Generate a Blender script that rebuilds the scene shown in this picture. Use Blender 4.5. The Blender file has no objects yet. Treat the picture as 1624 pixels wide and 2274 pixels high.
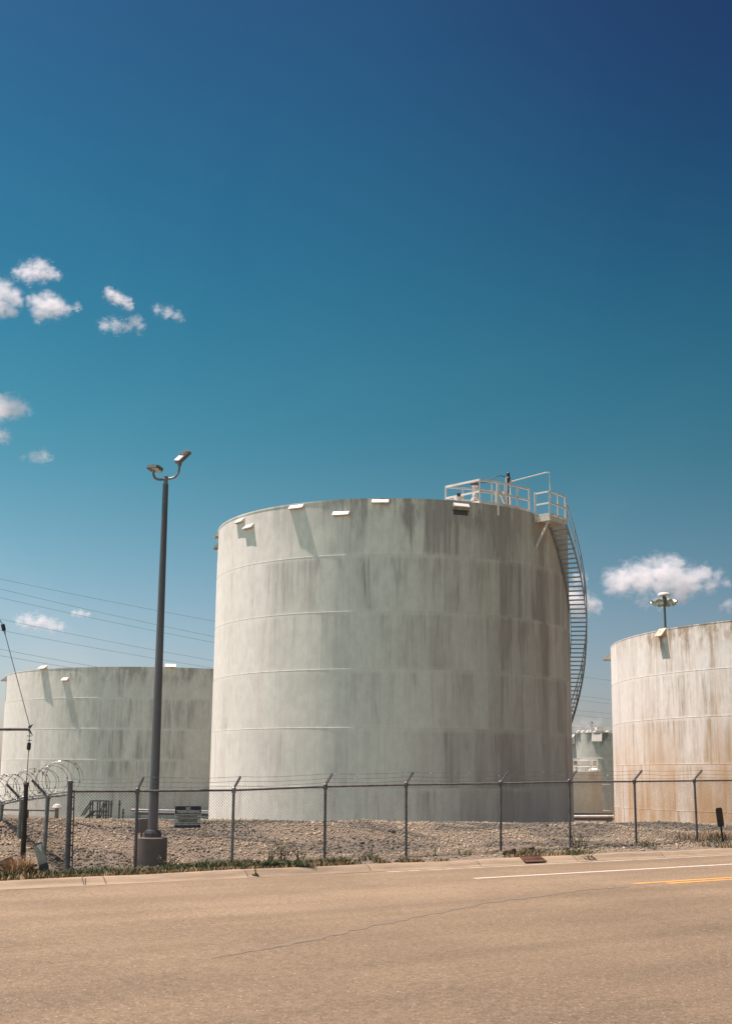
import bpy, bmesh, math, random
import numpy as np
from mathutils import Vector, Matrix, noise as mnoise
R_ = math.radians
random.seed(7)
rng = np.random.default_rng(11)
scn = bpy.context.scene
COL = scn.collection

# ------------------------------------------------------------------ camera
W, H, F = 1624.0, 2273.5, 2700.0
PITCH, ROLL, CAMZ = math.atan(0.18), 0.0095, 2.05
CX, CY = 812.0, 1733.0 - F * 0.18
cam_d = bpy.data.cameras.new('camera')
cam = bpy.data.objects.new('camera', cam_d)
COL.objects.link(cam)
cam_d.sensor_fit = 'VERTICAL'
cam_d.sensor_height = 36.0
cam_d.sensor_width = 36.0 * W / H
cam_d.lens = 36.0 * F / H
cam_d.shift_y = (CY - H / 2) / H
cam_d.clip_start = 0.1
cam_d.clip_end = 12000
CM = Matrix.Rotation(math.pi / 2 + PITCH, 3, 'X') @ Matrix.Rotation(ROLL, 3, 'Z')
cam.rotation_euler = CM.to_euler()
cam.location = (0, 0, CAMZ)
scn.camera = cam
EYE = Vector((0, 0, CAMZ))

def ray(x, y):
    return CM @ Vector(((x - CX) / F, -(y - CY) / F, -1.0))

def at(x, y, Y):
    d = ray(x, y)
    return EYE + d * (Y / d.y)

# ------------------------------------------------------------------ road frame
RA = R_(56.5)
D = Vector((math.sin(RA), math.cos(RA), 0))
N = Vector((-math.cos(RA), math.sin(RA), 0))
GR = 0.0075

def sw(s, w, z=0.0):
    return D * s + N * w + Vector((0, 0, z))

def to_sw(p):
    return p.x * D.x + p.y * D.y, p.x * N.x + p.y * N.y

def at_w(x, y, w):
    d = ray(x, y)
    t = w / (d.x * N.x + d.y * N.y)
    return EYE + d * t

def on_road(x, y):
    d = ray(x, y)
    t = -CAMZ / (d.z - GR * (d.x * D.x + d.y * D.y))
    return EYE + d * t

def sst(a, b, x):
    t = min(1.0, max(0.0, (x - a) / (b - a)))
    return t * t * (3 - 2 * t)

FW = 24.7
FLOOR = -1.0

def road_z(s):
    return GR * min(140.0, max(-80.0, s))

def tz(s, w):
    b = road_z(s)
    if w <= 23.05:
        return b + 0.08
    vr = 0.03 + 0.0105 * (min(45.0, max(-10.0, s)) - 8.9)
    zf = b + vr
    if w <= FW:
        t = (w - 23.05) / (FW - 23.05)
        return (b + 0.10) * (1 - t) + zf * t
    und = 0.5 * (math.sin(s * 0.61 + 0.4) * math.sin(w * 0.9 + s * 0.2) + 0.6 * math.sin(s * 1.37 + w * 0.7 + 1.1) + 0.5 * math.sin(s * 0.31 - w * 1.3))
    cr = min(1.12, max(0.30, 1.0 - 0.0167 * (s - 9.4)))
    toe, wc = FW + 1.1, 30.3
    up = sst(toe, wc, w)
    up = 0.55 * up + 0.45 * min(1, max(0, (w - toe) / (wc - toe)))
    z = zf + 0.04 * (w - FW) * (1 - up) + (cr - zf) * up + 0.25 * und * math.sin(math.pi * min(1, max(0, (w - toe + .3) / (wc - toe + .6)))) 
    dn = sst(31.6, 38.0, w)
    z += 0.05 * und * sst(29, 31, w) * (1 - dn)
    return z * (1 - dn) + FLOOR * dn

# ------------------------------------------------------------------ materials
def mat(name):
    m = bpy.data.materials.new(name)
    m.use_nodes = True
    nt = m.node_tree
    return m, nt, nt.nodes['Principled BSDF']

class NT:
    def __init__(s, nt):
        s.nt = nt
    def n(s, t, **k):
        nd = s.nt.nodes.new(t)
        for a, v in k.items():
            setattr(nd, a, v)
        return nd
    def l(s, a, b):
        s.nt.links.new(a, b)
    def setin(s, sock, v):
        if hasattr(v, 'is_linked') or isinstance(v, bpy.types.NodeSocket):
            s.l(v, sock)
        else:
            sock.default_value = v
    def math(s, op, a, b=0.0, c=None, clamp=False):
        nd = s.n('ShaderNodeMath', operation=op, use_clamp=clamp)
        s.setin(nd.inputs[0], a); s.setin(nd.inputs[1], b)
        if c is not None:
            s.setin(nd.inputs[2], c)
        return nd.outputs[0]
    def noise(s, vec, scale, detail=4, rough=0.55, dist=0.0):
        nd = s.n('ShaderNodeTexNoise')
        nd.inputs['Scale'].default_value = scale
        nd.inputs['Detail'].default_value = detail
        nd.inputs['Roughness'].default_value = rough
        nd.inputs['Distortion'].default_value = dist
        if vec is not None:
            s.l(vec, nd.inputs['Vector'])
        return nd.outputs['Fac']
    def ramp(s, fac, lo, hi, a=0.0, b=1.0):
        nd = s.n('ShaderNodeMapRange', interpolation_type='SMOOTHSTEP')
        s.l(fac, nd.inputs['Value'])
        nd.inputs['From Min'].default_value = lo; nd.inputs['From Max'].default_value = hi
        nd.inputs['To Min'].default_value = a; nd.inputs['To Max'].default_value = b
        return nd.outputs['Result']
    def mix(s, fac, a, b, mode='MIX'):
        nd = s.n('ShaderNodeMix', data_type='RGBA', blend_type=mode)
        s.setin(nd.inputs[0], fac)
        for i, v in ((6, a), (7, b)):
            if isinstance(v, tuple):
                nd.inputs[i].default_value = (*v, 1)
            else:
                s.l(v, nd.inputs[i])
        return nd.outputs[2]
    def comb(s, x, y, z):
        nd = s.n('ShaderNodeCombineXYZ')
        for i, v in enumerate((x, y, z)):
            s.setin(nd.inputs[i], v)
        return nd.outputs[0]
    def bump(s, h, strength, dist, bsdf):
        nd = s.n('ShaderNodeBump')
        nd.inputs['Strength'].default_value = strength
        nd.inputs['Distance'].default_value = dist
        s.l(h, nd.inputs['Height'])
        s.l(nd.outputs[0], bsdf.inputs['Normal'])
    def obj(s):
        return s.n('ShaderNodeTexCoord').outputs['Object']
    def pos(s):
        return s.n('ShaderNodeNewGeometry').outputs['Position']

def weathered(name, col, col2=None, rough=0.6, metal=0.0, scale=6.0, amt=0.5, bump=0.0, stretch=(1, 1, 1)):
    m, nt, b = mat(name)
    q = NT(nt)
    mp = q.n('ShaderNodeMapping')
    q.l(q.obj(), mp.inputs[0])
    mp.inputs['Scale'].default_value = stretch
    f = q.noise(mp.outputs[0], scale, 5, 0.6)
    f = q.ramp(f, 0.35, 0.7, 0, amt)
    q.l(q.mix(f, col, col2 or tuple(c * 0.55 for c in col)), b.inputs['Base Color'])
    b.inputs['Roughness'].default_value = rough
    b.inputs['Metallic'].default_value = metal
    if bump:
        q.bump(q.noise(mp.outputs[0], scale * 8, 4), bump, 0.01, b)
    return m

M = {}
M['white'] = weathered('white_paint', (.70, .66, .60), (.42, .36, .28), .5, 0, 3, .6)
M['rail'] = weathered('rail_paint', (.74, .69, .62), (.5, .42, .34), .5, 0, 2, .5)
M['stair'] = weathered('stair_steel', (.42, .42, .40), (.25, .24, .22), .55, .3, 3, .6)
M['galv'] = weathered('galvanised_steel', (.26, .26, .25), (.13, .125, .125), .5, .35, 5, .7)
M['dark_galv'] = weathered('weathered_post', (.165, .15, .155), (.085, .072, .072), .6, .2, 6, .8)
M['wire'] = weathered('wire', (.16, .155, .15), (.10, .095, .09), .45, .5, 2, .5)
M['mesh_wire'] = weathered('dull_mesh_wire', (.075, .073, .07), (.05, .046, .043), .7, 0, 2, .5)
M['bright_wire'] = weathered('bright_wire', (.34, .32, .29), (.18, .17, .15), .35, .7, 9, .5)
M['black'] = weathered('black_plastic', (.032, .027, .036), (.035, .032, .035), .5, 0, 9, .5)
M['dark_brown'] = weathered('dark_brown_steel', (.035, .026, .024), (.07, .045, .03), .7, 0, 8, .6)
M['pole'] = weathered('pole_galvanised', (.155, .145, .155), (.095, .086, .094), .45, .35, 2, .7, 0, (1, 1, .15))
M['lamp'] = weathered('lamp_body', (.16, .16, .165), (.10, .10, .10), .45, .3, 6, .4)
M['lamp_pale'] = weathered('lamp_cover', (.72, .68, .62), (.5, .46, .42), .4, 0, 6, .3)
M['lens'] = weathered('lamp_lens', (.62, .66, .60), (.45, .48, .44), .15, 0, 6, .3)
M['heat_sink'] = weathered('heat_sink', (.09, .09, .09), (.05, .05, .05), .5, .3, 6, .3)
M['conc'] = weathered('concrete', (.135, .108, .092), (.085, .068, .056), .9, 0, 3, .6, .4)
M['rust'] = weathered('rusty_steel', (.16, .07, .035), (.06, .03, .02), .85, 0, 5, .8, .4)
M['plastic_green'] = weathered('pedestal_plastic', (.36, .37, .34), (.22, .225, .20), .5, 0, 7, .6)
M['plastic_dark'] = weathered('pedestal_base', (.055, .055, .06), (.10, .10, .095), .6, 0, 7, .7)
M['wood'] = weathered('weathered_wood', (.30, .22, .14), (.17, .115, .07), .85, 0, 4, .7, .4, (1, 6, 6))
M['tan_box'] = weathered('tan_box', (.24, .19, .14), (.16, .12, .09), .7, 0, 6, .5)
M['pipe_dark'] = weathered('dark_pipe', (.10, .11, .105), (.06, .06, .055), .6, .2, 3, .6)
M['rock'] = weathered('rock', (.15, .11, .085), (.08, .06, .05), .95, 0, 8, .7, .6)
M['navy'] = weathered('sign_navy', (.030, .022, .065), (.045, .033, .075), .45, 0, 20, .5)
M['sign_face'] = weathered('sign_white', (.60, .63, .58), (.5, .52, .47), .45, 0, 14, .5)
M['sign_dark'] = weathered('sign_print', (.05, .03, .05), (.08, .05, .07), .5, 0, 14, .4)
M['sign_pale'] = weathered('sign_letter', (.56, .60, .56), (.46, .5, .46), .5, 0, 14, .4)
M['sign_faded'] = weathered('sign_faded_letter', (.22, .22, .25), (.14, .13, .17), .5, 0, 14, .4)
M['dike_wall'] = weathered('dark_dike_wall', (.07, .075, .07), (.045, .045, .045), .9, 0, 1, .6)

def tank_mat(name, R, hc, zref, base, grime_shade, rust, g_amt, r_amt, seed, top_amt=0.5, patch=0.10, dirt_shade_dir=None, low_rust=False, shade_film=0.0):
    m, nt, b = mat(name)
    q = NT(nt)
    sp = q.n('ShaderNodeSeparateXYZ')
    q.l(q.obj(), sp.inputs[0])
    x, y, z = sp.outputs
    th = q.math('ARCTAN2', y, x)
    arc = q.math('MULTIPLY', th, R)
    cf = q.math('DIVIDE', q.math('SUBTRACT', zref, z), hc)        # courses counted down from the rim
    ci = q.math('FLOOR', cf)
    fr = q.math('FRACT', cf)                                       # 0 under a seam, 1 above the next
    off = q.math('MULTIPLY', ci, 7.31)
    # fine streaks hanging from each seam
    v1 = q.comb(q.math('MULTIPLY', arc, 2.6), q.math('MULTIPLY', z, 0.16), q.math('ADD', off, seed))
    s1 = q.ramp(q.noise(v1, 1.0, 6, 0.66), 0.46, 0.72)
    v2 = q.comb(q.math('MULTIPLY', arc, 0.62), q.math('MULTIPLY', z, 0.10), q.math('ADD', q.math('MULTIPLY', off, 0.35), seed + 20))
    s2 = q.ramp(q.noise(v2, 1.0, 5, 0.62), 0.44, 0.66)
    v3 = q.comb(q.math('MULTIPLY', arc, 9.0), q.math('MULTIPLY', z, 0.35), q.math('ADD', off, seed + 5))
    s3 = q.ramp(q.noise(v3, 1.0, 4, 0.6), 0.42, 0.75)
    # run-down length differs from streak to streak
    vl = q.comb(q.math('MULTIPLY', arc, 1.9), 0.0, q.math('ADD', off, seed + 9))
    ln = q.ramp(q.noise(vl, 1.0, 3, 0.6), 0.3, 0.7, 0.25, 1.5)
    fade = q.ramp(q.math('DIVIDE', fr, ln), 0.25, 1.0, 1.0, 0.12)
    # whole stained columns that run through several courses
    v4 = q.comb(q.math('MULTIPLY', arc, 0.85), q.math('MULTIPLY', z, 0.03), seed + 40)
    s4 = q.ramp(q.noise(v4, 1.0, 6, 0.72), 0.50, 0.68)
    big = q.ramp(q.noise(q.comb(q.math('MULTIPLY', arc, 0.13), q.math('MULTIPLY', z, 0.09), seed + 60), 1.0, 3, 0.5), 0.36, 0.62)
    edge = q.math('MULTIPLY', q.ramp(fr, 0.015, 0.10, .25, 1.0), q.ramp(fr, .93, .99, 1.0, .45))
    g = q.math('ADD', q.math('MULTIPLY', q.math('MULTIPLY', s1, fade), 0.55), q.math('MULTIPLY', s2, 0.42))
    g = q.math('ADD', g, q.math('MULTIPLY', s4, 0.45))
    g = q.math('MULTIPLY', g, q.math('ADD', 0.55, q.math('MULTIPLY', s3, 0.6)))
    g = q.math('MULTIPLY', g, q.math('ADD', 0.35, q.math('MULTIPLY', big, 0.85)))
    edge = q.math('MAXIMUM', edge, q.math('LESS_THAN', cf, 0.2))
    g = q.math('MULTIPLY', g, edge)
    # blotches under the rim
    vt = q.comb(q.math('MULTIPLY', arc, 1.1), q.math('MULTIPLY', z, 0.45), seed + 70)
    tb = q.math('MULTIPLY', q.ramp(q.noise(vt, 1.0, 6, 0.65), 0.40, 0.68), q.ramp(cf, 0.0, 0.75, 1.0, 0.0))
    g = q.math('ADD', g, q.math('MULTIPLY', tb, top_amt))
    if dirt_shade_dir is not None:                                        # one side carries heavier stains, with its shade painted in as well
        wx = q.math('ADD', q.math('MULTIPLY', q.math('COSINE', q.math('SUBTRACT', th, dirt_shade_dir)), 1.0), 0.0)
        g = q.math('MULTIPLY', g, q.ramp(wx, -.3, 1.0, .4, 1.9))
        g = q.math('ADD', g, q.ramp(wx, .45, 1.0, 0.0, shade_film))  # even darkening that paints in shade on that side
    g = q.math('MULTIPLY', g, g_amt, clamp=True)
    jag = q.math('MULTIPLY', q.noise(q.comb(q.math('MULTIPLY', arc, 3.0), q.math('MULTIPLY', z, .8), seed), 1.0, 3, .6), .35)
    ca = q.n('ShaderNodeTexWhiteNoise', noise_dimensions='1D'); q.l(q.math('FLOOR', q.math('ADD', q.math('MULTIPLY', arc, .55), q.math('MULTIPLY', jag, .5))), ca.inputs['W'])
    cb2 = q.n('ShaderNodeTexWhiteNoise', noise_dimensions='2D'); q.l(q.comb(q.math('FLOOR', q.math('ADD', q.math('MULTIPLY', arc, 1.5), jag)), ci, 0.0), cb2.inputs['Vector'])
    colm = q.math('ADD', q.math('MULTIPLY', ca.outputs['Value'], .75), q.math('MULTIPLY', cb2.outputs['Value'], .6))
    g = q.math('MULTIPLY', g, q.math('ADD', q.math('MULTIPLY', colm, .85), .48), clamp=True)
    g = q.math('MULTIPLY', g, q.math('ADD', .62, q.math('MULTIPLY', q.noise(q.comb(q.math('MULTIPLY', arc, 5.0), q.math('MULTIPLY', z, .5), seed + 3), 1.0, 6, .7), .55)), clamp=True)
    # plate to plate differences (staggered plates)
    pl = q.math('FLOOR', q.math('ADD', q.math('DIVIDE', arc, 6.1), q.math('MULTIPLY', ci, 0.37)))
    wn = q.n('ShaderNodeTexWhiteNoise', noise_dimensions='2D')
    q.l(q.comb(pl, ci, 0.0), wn.inputs['Vector'])
    plv = q.math('ADD', 1.0 - patch, q.math('MULTIPLY', wn.outputs['Value'], patch * 1.6))
    col = q.mix(1.0, base, q.comb(plv, plv, plv), 'MULTIPLY')
    # fine mottling
    mo = q.ramp(q.noise(q.comb(q.math('MULTIPLY', arc, 3.0), q.math('MULTIPLY', z, 1.6), seed), 1.0, 6, 0.7), 0.3, 0.7, 0.90, 1.05)
    col = q.mix(1.0, col, q.comb(mo, mo, mo), 'MULTIPLY')
    col = q.mix(g, col, grime_shade)
    rv = q.comb(q.math('MULTIPLY', arc, 1.9), q.math('MULTIPLY', z, 0.05), q.math('ADD', q.math('MULTIPLY', off, 0.15), seed + 80))
    rs = q.ramp(q.noise(rv, 1.0, 6, 0.7), 0.50, 0.70)
    low = q.ramp(cf, 1.2, 5.0, 0.25, 1.0)
    rr = q.math('MULTIPLY', q.math('MULTIPLY', rs, q.math('ADD', 0.35, q.math('MULTIPLY', s3, 0.8))), low)
    rb = q.math('MULTIPLY', q.ramp(q.noise(q.comb(q.math('MULTIPLY', arc, 0.35), q.math('MULTIPLY', z, 0.12), seed + 90), 1.0, 5, 0.65), 0.25, 0.75), q.ramp(cf, 1.2, 4.6, 0.0, 0.62 if low_rust else 0.2))
    rr = q.math('MULTIPLY', q.math('ADD', rr, rb), r_amt, clamp=True)
    col = q.mix(rr, col, rust)
    q.l(col, b.inputs['Base Color'])
    b.inputs['Roughness'].default_value = 0.62
    b.inputs['Specular IOR Level'].default_value = 0.3
    # shallow dents plus the upright weld of every plate
    wel = q.math('ABSOLUTE', q.math('SUBTRACT', q.math('FRACT', q.math('ADD', q.math('DIVIDE', arc, 6.1), q.math('MULTIPLY', ci, 0.37))), 0.5))
    wel = q.ramp(wel, 0.4955, 0.5, 0.0, 1.0)
    dn = q.noise(q.comb(q.math('MULTIPLY', arc, 0.5), q.math('MULTIPLY', z, 0.35), seed), 1.0, 2, 0.5)
    hh = q.math('ADD', q.math('MULTIPLY', wel, 0.25), q.math('MULTIPLY', dn, 1.0))
    q.bump(hh, 0.55, 0.06, b)
    return m

# ------------------------------------------------------------------ mesh builder
class MB:
    def __init__(s):
        s.v = []; s.f = []; s.sm = []
    def add(s, vs, fs, smooth=False):
        o = len(s.v)
        s.v.extend([tuple(p) for p in vs])
        for f in fs:
            s.f.append(tuple(i + o for i in f)); s.sm.append(smooth)
        return s
    def box(s, c, size, rot=None):
        c = Vector(c); hx, hy, hz = [k / 2 for k in size]
        vs = []
        for dz in (-hz, hz):
            for dx, dy in ((-hx, -hy), (hx, -hy), (hx, hy), (-hx, hy)):
                p = Vector((dx, dy, dz))
                if rot is not None:
                    p = rot @ p
                vs.append(c + p)
        return s.add(vs, [(3, 2, 1, 0), (4, 5, 6, 7), (0, 1, 5, 4), (1, 2, 6, 5), (2, 3, 7, 6), (3, 0, 4, 7)])
    def bar(s, a, b, wd, ht, up=Vector((0, 0, 1))):
        a = Vector(a); b = Vector(b)
        d = (b - a)
        L = d.length; d.normalize()
        x = d.cross(up)
        if x.length < 1e-4:
            x = d.cross(Vector((1, 0, 0)))
        x.normalize(); z = x.cross(d)
        rot = Matrix((x, d, z)).transposed()
        return s.box((a + b) / 2, (wd, L, ht), rot)
    def tube(s, pts, r, n=8, smooth=True, caps=True):
        pts = [Vector(p) for p in pts]
        m = len(pts)
        rs = r if isinstance(r, (list, tuple)) else [r] * m
        vs = []; fs = []
        prev = None
        for i, p in enumerate(pts):
            t = (pts[min(i + 1, m - 1)] - pts[max(i - 1, 0)])
            if t.length < 1e-9:
                t = Vector((0, 0, 1))
            t.normalize()
            if prev is None:
                a = Vector((0, 0, 1)) if abs(t.z) < 0.9 else Vector((1, 0, 0))
                x = t.cross(a).normalized()
            else:
                x = (prev - t * prev.dot(t))
                x.normalize()
            prev = x
            yv = t.cross(x)
            for k in range(n):
                an = 2 * math.pi * k / n
                vs.append(p + (x * math.cos(an) + yv * math.sin(an)) * rs[i])
        for i in range(m - 1):
            for k in range(n):
                k2 = (k + 1) % n
                fs.append((i * n + k, i * n + k2, (i + 1) * n + k2, (i + 1) * n + k))
        s.add(vs, fs, smooth)
        if caps:
            s.add(vs[:n], [tuple(range(n))[::-1]]); s.add(vs[-n:], [tuple(range(n))])
        return s
    def lathe(s, c, prof, n=24, smooth=True, axis=None):
        c = Vector(c)
        rot = axis if axis is not None else Matrix.Identity(3)
        runs = [[prof[0]]]
        for k in range(1, len(prof)):
            runs[-1].append(prof[k])
            if k < len(prof) - 1:
                a = Vector((prof[k][0] - prof[k - 1][0], prof[k][1] - prof[k - 1][1])); b = Vector((prof[k + 1][0] - prof[k][0], prof[k + 1][1] - prof[k][1]))
                if a.length < 1e-6 or b.length < 1e-6 or abs(a.angle(b)) > 0.5:
                    runs.append([prof[k]])
        for run in runs:
            vs = []; fs = []
            for r, z in run:
                for k in range(n):
                    a = 2 * math.pi * k / n
                    vs.append(c + rot @ Vector((r * math.cos(a), r * math.sin(a), z)))
            for i in range(len(run) - 1):
                for k in range(n):
                    k2 = (k + 1) % n
                    fs.append((i * n + k, i * n + k2, (i + 1) * n + k2, (i + 1) * n + k))
            s.add(vs, fs, smooth)
        return s
    def quad(s, a, b, c, d):
        return s.add([a, b, c, d], [(0, 1, 2, 3)])
    def prism(s, poly, off):
        n = len(poly); off = Vector(off)
        a = [Vector(p) for p in poly]; b = [p + off for p in a]
        fs = [tuple(range(n))[::-1], tuple(range(n, 2 * n))]
        for k in range(n):
            k2 = (k + 1) % n
            fs.append((k, k2, n + k2, n + k))
        return s.add(a + b, fs)
    def build(s, name, m, parent=None, origin=None):
        me = bpy.data.meshes.new(name)
        o = bpy.data.objects.new(name, me)
        org = Vector(origin) if origin is not None else (Vector(parent['_o']) if parent is not None and '_o' in parent else Vector((0, 0, 0)))
        me.from_pydata([(p[0] - org.x, p[1] - org.y, p[2] - org.z) for p in s.v], [], s.f)
        me.polygons.foreach_set('use_smooth', s.sm)
        me.materials.append(m)
        COL.objects.link(o)
        if parent is not None:
            o.parent = parent
            o['_o'] = tuple(org)
        else:
            o.location = org
            o['_o'] = tuple(org)
        me.update()
        return o

def np_mesh(name, verts, tris, m, attr=None):
    me = bpy.data.meshes.new(name)
    nv, nf, k = len(verts), len(tris), tris.shape[1]
    me.vertices.add(nv); me.vertices.foreach_set('co', verts.astype(np.float32).ravel())
    me.loops.add(nf * k); me.loops.foreach_set('vertex_index', tris.astype(np.int32).ravel())
    me.polygons.add(nf); me.polygons.foreach_set('loop_start', np.arange(0, nf * k, k, dtype=np.int32))
    me.update(calc_edges=True)
    me.validate()
    me.materials.append(m)
    o = bpy.data.objects.new(name, me)
    COL.objects.link(o)
    return o

def tag(o, label=None, cat=None, group=None, kind=None):
    if label: o['label'] = label
    if cat: o['category'] = cat
    if group: o['group'] = group
    if kind: o['kind'] = kind
    return o

def thing(name, loc, label, cat, group=None):
    o = bpy.data.objects.new(name, None)
    COL.objects.link(o)
    o.location = loc
    o.empty_display_size = 0.3
    o['_o'] = tuple(loc)
    return tag(o, label, cat, group)

def struct(o):
    o['kind'] = 'structure'
    return o

# ------------------------------------------------------------------ sun, sky
SUN_EL, SUN_AZ = R_(71.0), math.atan2(-0.967, 0.255)       # azimuth clockwise from +Y
SD = Vector((math.sin(SUN_AZ) * math.cos(SUN_EL), math.cos(SUN_AZ) * math.cos(SUN_EL), math.sin(SUN_EL)))
sl = bpy.data.lights.new('sun', 'SUN')
sl.energy = 4.7
sl.angle = R_(0.55)
sl.color = (1.0, 0.828, 0.785)
so = bpy.data.objects.new('sun', sl)
COL.objects.link(so)
so.rotation_euler = SD.to_track_quat('Z', 'Y').to_euler()
so.location = (-30, 10, 60)

wd = bpy.data.worlds.new('World')
scn.world = wd
wd.use_nodes = True
q = NT(wd.node_tree)
bg = wd.node_tree.nodes['Background']
sky = q.n('ShaderNodeTexSky', sky_type='NISHITA')
sky.sun_disc = False
sky.sun_elevation = SUN_EL
sky.sun_rotation = SUN_AZ % (2 * math.pi)
sky.altitude = 100
sky.air_density = 1.0
sky.dust_density = 1.6
sky.ozone_density = 1.0
tint = q.mix(1.0, sky.outputs[0], (0.80, 1.08, 0.98), 'MULTIPLY')
# the deep polarised blue overhead pales towards the horizon
dirz = q.n('ShaderNodeSeparateXYZ')
q.l(q.n('ShaderNodeTexCoord').outputs['Generated'], dirz.inputs[0])
cr = q.n('ShaderNodeValToRGB')
cr.color_ramp.interpolation = 'B_SPLINE'
el = cr.color_ramp.elements
for i, (ps, c) in enumerate(((0.0, (.92, .57, .72)), (.07, (.83, .55, .70)), (.16, (.50, .47, .56)), (.26, (.20, .40, .44)), (.40, (.095, .305, .41)), (.56, (.105, .190, .335)), (.66, (.115, .18, .32)), (1.0, (.13, .22, .34)))):
    e = el[i] if i < 2 else el.new(ps)
    e.position = ps
    e.color = (*c, 1)
q.l(dirz.outputs[2], cr.inputs[0])
deep = q.mix(1.0, tint, cr.outputs[0], 'MULTIPLY')
side = q.math('MULTIPLY', q.ramp(dirz.outputs[0], -.05, .30), q.ramp(dirz.outputs[2], .30, .60))
deep = q.mix(side, deep, q.mix(1.0, deep, (.98, .66, .84), 'MULTIPLY'))
side_mix = q.ramp(dirz.outputs[0], -1.0, 1.0)
side_mix.node.interpolation_type = 'LINEAR'
side_fill = q.mix(side_mix, (1.58, 1.70, 1.50), (.34, .34, .36))  # sky lifted left and dimmed right, added to grade light on the tanks
deep = q.mix(1.0, deep, side_fill, 'MULTIPLY')
bk = q.ramp(dirz.outputs[1], -.6, .35, 1.0, 0.0)  # unseen sky behind the camera brightened, added fill for the shaded walls
deep = q.mix(bk, deep, q.mix(1.0, deep, (2.25, 2.06, 1.66), 'MULTIPLY'))
veil = q.noise(q.n('ShaderNodeTexCoord').outputs['Generated'], 3.2, 5, .62, .8)
deep = q.mix(q.ramp(veil, .42, .72, 0.0, .16), deep, q.mix(1.0, deep, (1.75, 1.28, 1.12), 'MULTIPLY'))
q.l(deep, bg.inputs['Color'])
bg.inputs['Strength'].default_value = 0.085

scn.view_settings.view_transform = 'Standard'
scn.view_settings.look = 'None'
scn.view_settings.exposure = 1.0
scn.view_settings.gamma = 1.0
scn.cycles.volume_bounces = 12
scn.cycles.max_bounces = 12
scn.cycles.volume_step_rate = 1.0
scn.cycles.use_denoising = True

# ------------------------------------------------------------------ ground materials
def asphalt():
    m, nt, b = mat('asphalt')
    q = NT(nt)
    p = q.pos()
    mp = q.n('ShaderNodeMapping', vector_type='TEXTURE')
    q.l(p, mp.inputs[0])
    mp.inputs['Rotation'].default_value = (0, 0, math.atan2(D.y, D.x))
    al = mp.outputs[0]                                  # x along the road, y across
    st = q.n('ShaderNodeMapping'); q.l(al, st.inputs[0]); st.inputs['Scale'].default_value = (0.05, 0.75, 1)
    band = q.ramp(q.noise(st.outputs[0], 1.0, 4, 0.55), 0.3, 0.7, 0.86, 1.10)
    blot = q.ramp(q.noise(p, 0.35, 5, 0.6), 0.3, 0.7, 0.90, 1.08)
    g1 = q.noise(p, 42.0, 3, 0.75)
    g2 = q.noise(p, 13.0, 4, 0.7)
    gr = q.ramp(g1, 0.30, 0.70, 0.68, 1.32)
    gm = q.ramp(g2, 0.30, 0.70, 0.82, 1.18)
    col = (0.192, 0.143, 0.089)
    sx = q.n('ShaderNodeSeparateXYZ'); q.l(al, sx.inputs[0])
    vignette = q.ramp(sx.outputs[1], 8.0, 18.0, 0.76, 1.0)             # lens vignette painted into the colour, darker towards the camera
    k = q.math('MULTIPLY', q.math('MULTIPLY', q.math('MULTIPLY', band, vignette), blot), q.math('MULTIPLY', gr, gm))
    c = q.mix(1.0, col, q.comb(k, k, k), 'MULTIPLY')
    vo = q.n('ShaderNodeTexVoronoi'); vo.inputs['Scale'].default_value = 28.0; q.l(p, vo.inputs['Vector'])
    wn = q.n('ShaderNodeTexWhiteNoise', noise_dimensions='3D'); q.l(vo.outputs['Color'], wn.inputs['Vector'])
    fl = q.math('MULTIPLY', q.math('GREATER_THAN', wn.outputs['Value'], 0.955), q.ramp(vo.outputs['Distance'], 0.15, 0.4, 0.8, 0.0))
    c = q.mix(fl, c, (0.42, 0.34, 0.26))
    dk = q.math('MULTIPLY', q.math('LESS_THAN', wn.outputs['Value'], 0.10), q.ramp(vo.outputs['Distance'], 0.2, 0.45, 0.7, 0.0))
    c = q.mix(dk, c, (0.06, 0.045, 0.035))
    q.l(c, b.inputs['Base Color'])
    b.inputs['Roughness'].default_value = 0.9
    b.inputs['Specular IOR Level'].default_value = 0.25
    q.bump(q.math('ADD', g1, q.math('MULTIPLY', vo.outputs['Distance'], 0.6)), 0.55, 0.012, b)
    return m
M['asphalt'] = asphalt()

def soil():
    m, nt, b = mat('gravel_ground')
    q = NT(nt)
    p = q.pos()
    n1 = q.noise(p, 9.0, 6, 0.75)
    n2 = q.noise(p, 0.5, 4, 0.6)
    c = q.mix(q.ramp(n1, 0.3, 0.7), (0.10, 0.078, 0.056), (0.25, 0.195, 0.135))
    c = q.mix(q.ramp(n2, 0.42, 0.62, 0, 0.5), c, (0.09, 0.075, 0.055))
    q.l(c, b.inputs['Base Color'])
    b.inputs['Roughness'].default_value = 0.95
    q.bump(n1, 0.8, 0.05, b)
    return m
M['soil'] = soil()

def stones_mat():
    m, nt, b = mat('crushed_stone')
    q = NT(nt)
    g = q.n('ShaderNodeNewGeometry')
    rnd = g.outputs['Random Per Island']
    p = g.outputs['Position']
    big = q.noise(p, 0.30, 4, 0.55, 0.8)
    pale = q.mix(rnd, (0.19, 0.150, 0.098), (0.46, 0.365, 0.245))
    grey = q.mix(rnd, (0.062, 0.056, 0.041), (0.19, 0.168, 0.122))
    c = q.mix(q.ramp(big, 0.46, 0.54), pale, grey)
    nf = q.ramp(q.noise(p, 30, 3, 0.6), 0.3, 0.7, 0.85, 1.12)
    c = q.mix(1.0, c, q.comb(nf, nf, nf), 'MULTIPLY')
    q.l(c, b.inputs['Base Color'])
    b.inputs['Roughness'].default_value = 0.92
    return m
M['stones'] = stones_mat()
M['bounce_turf'] = weathered('bounce_turf', (.095, .115, .045), (.13, .125, .06), .9, 0, 3, .8)
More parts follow.
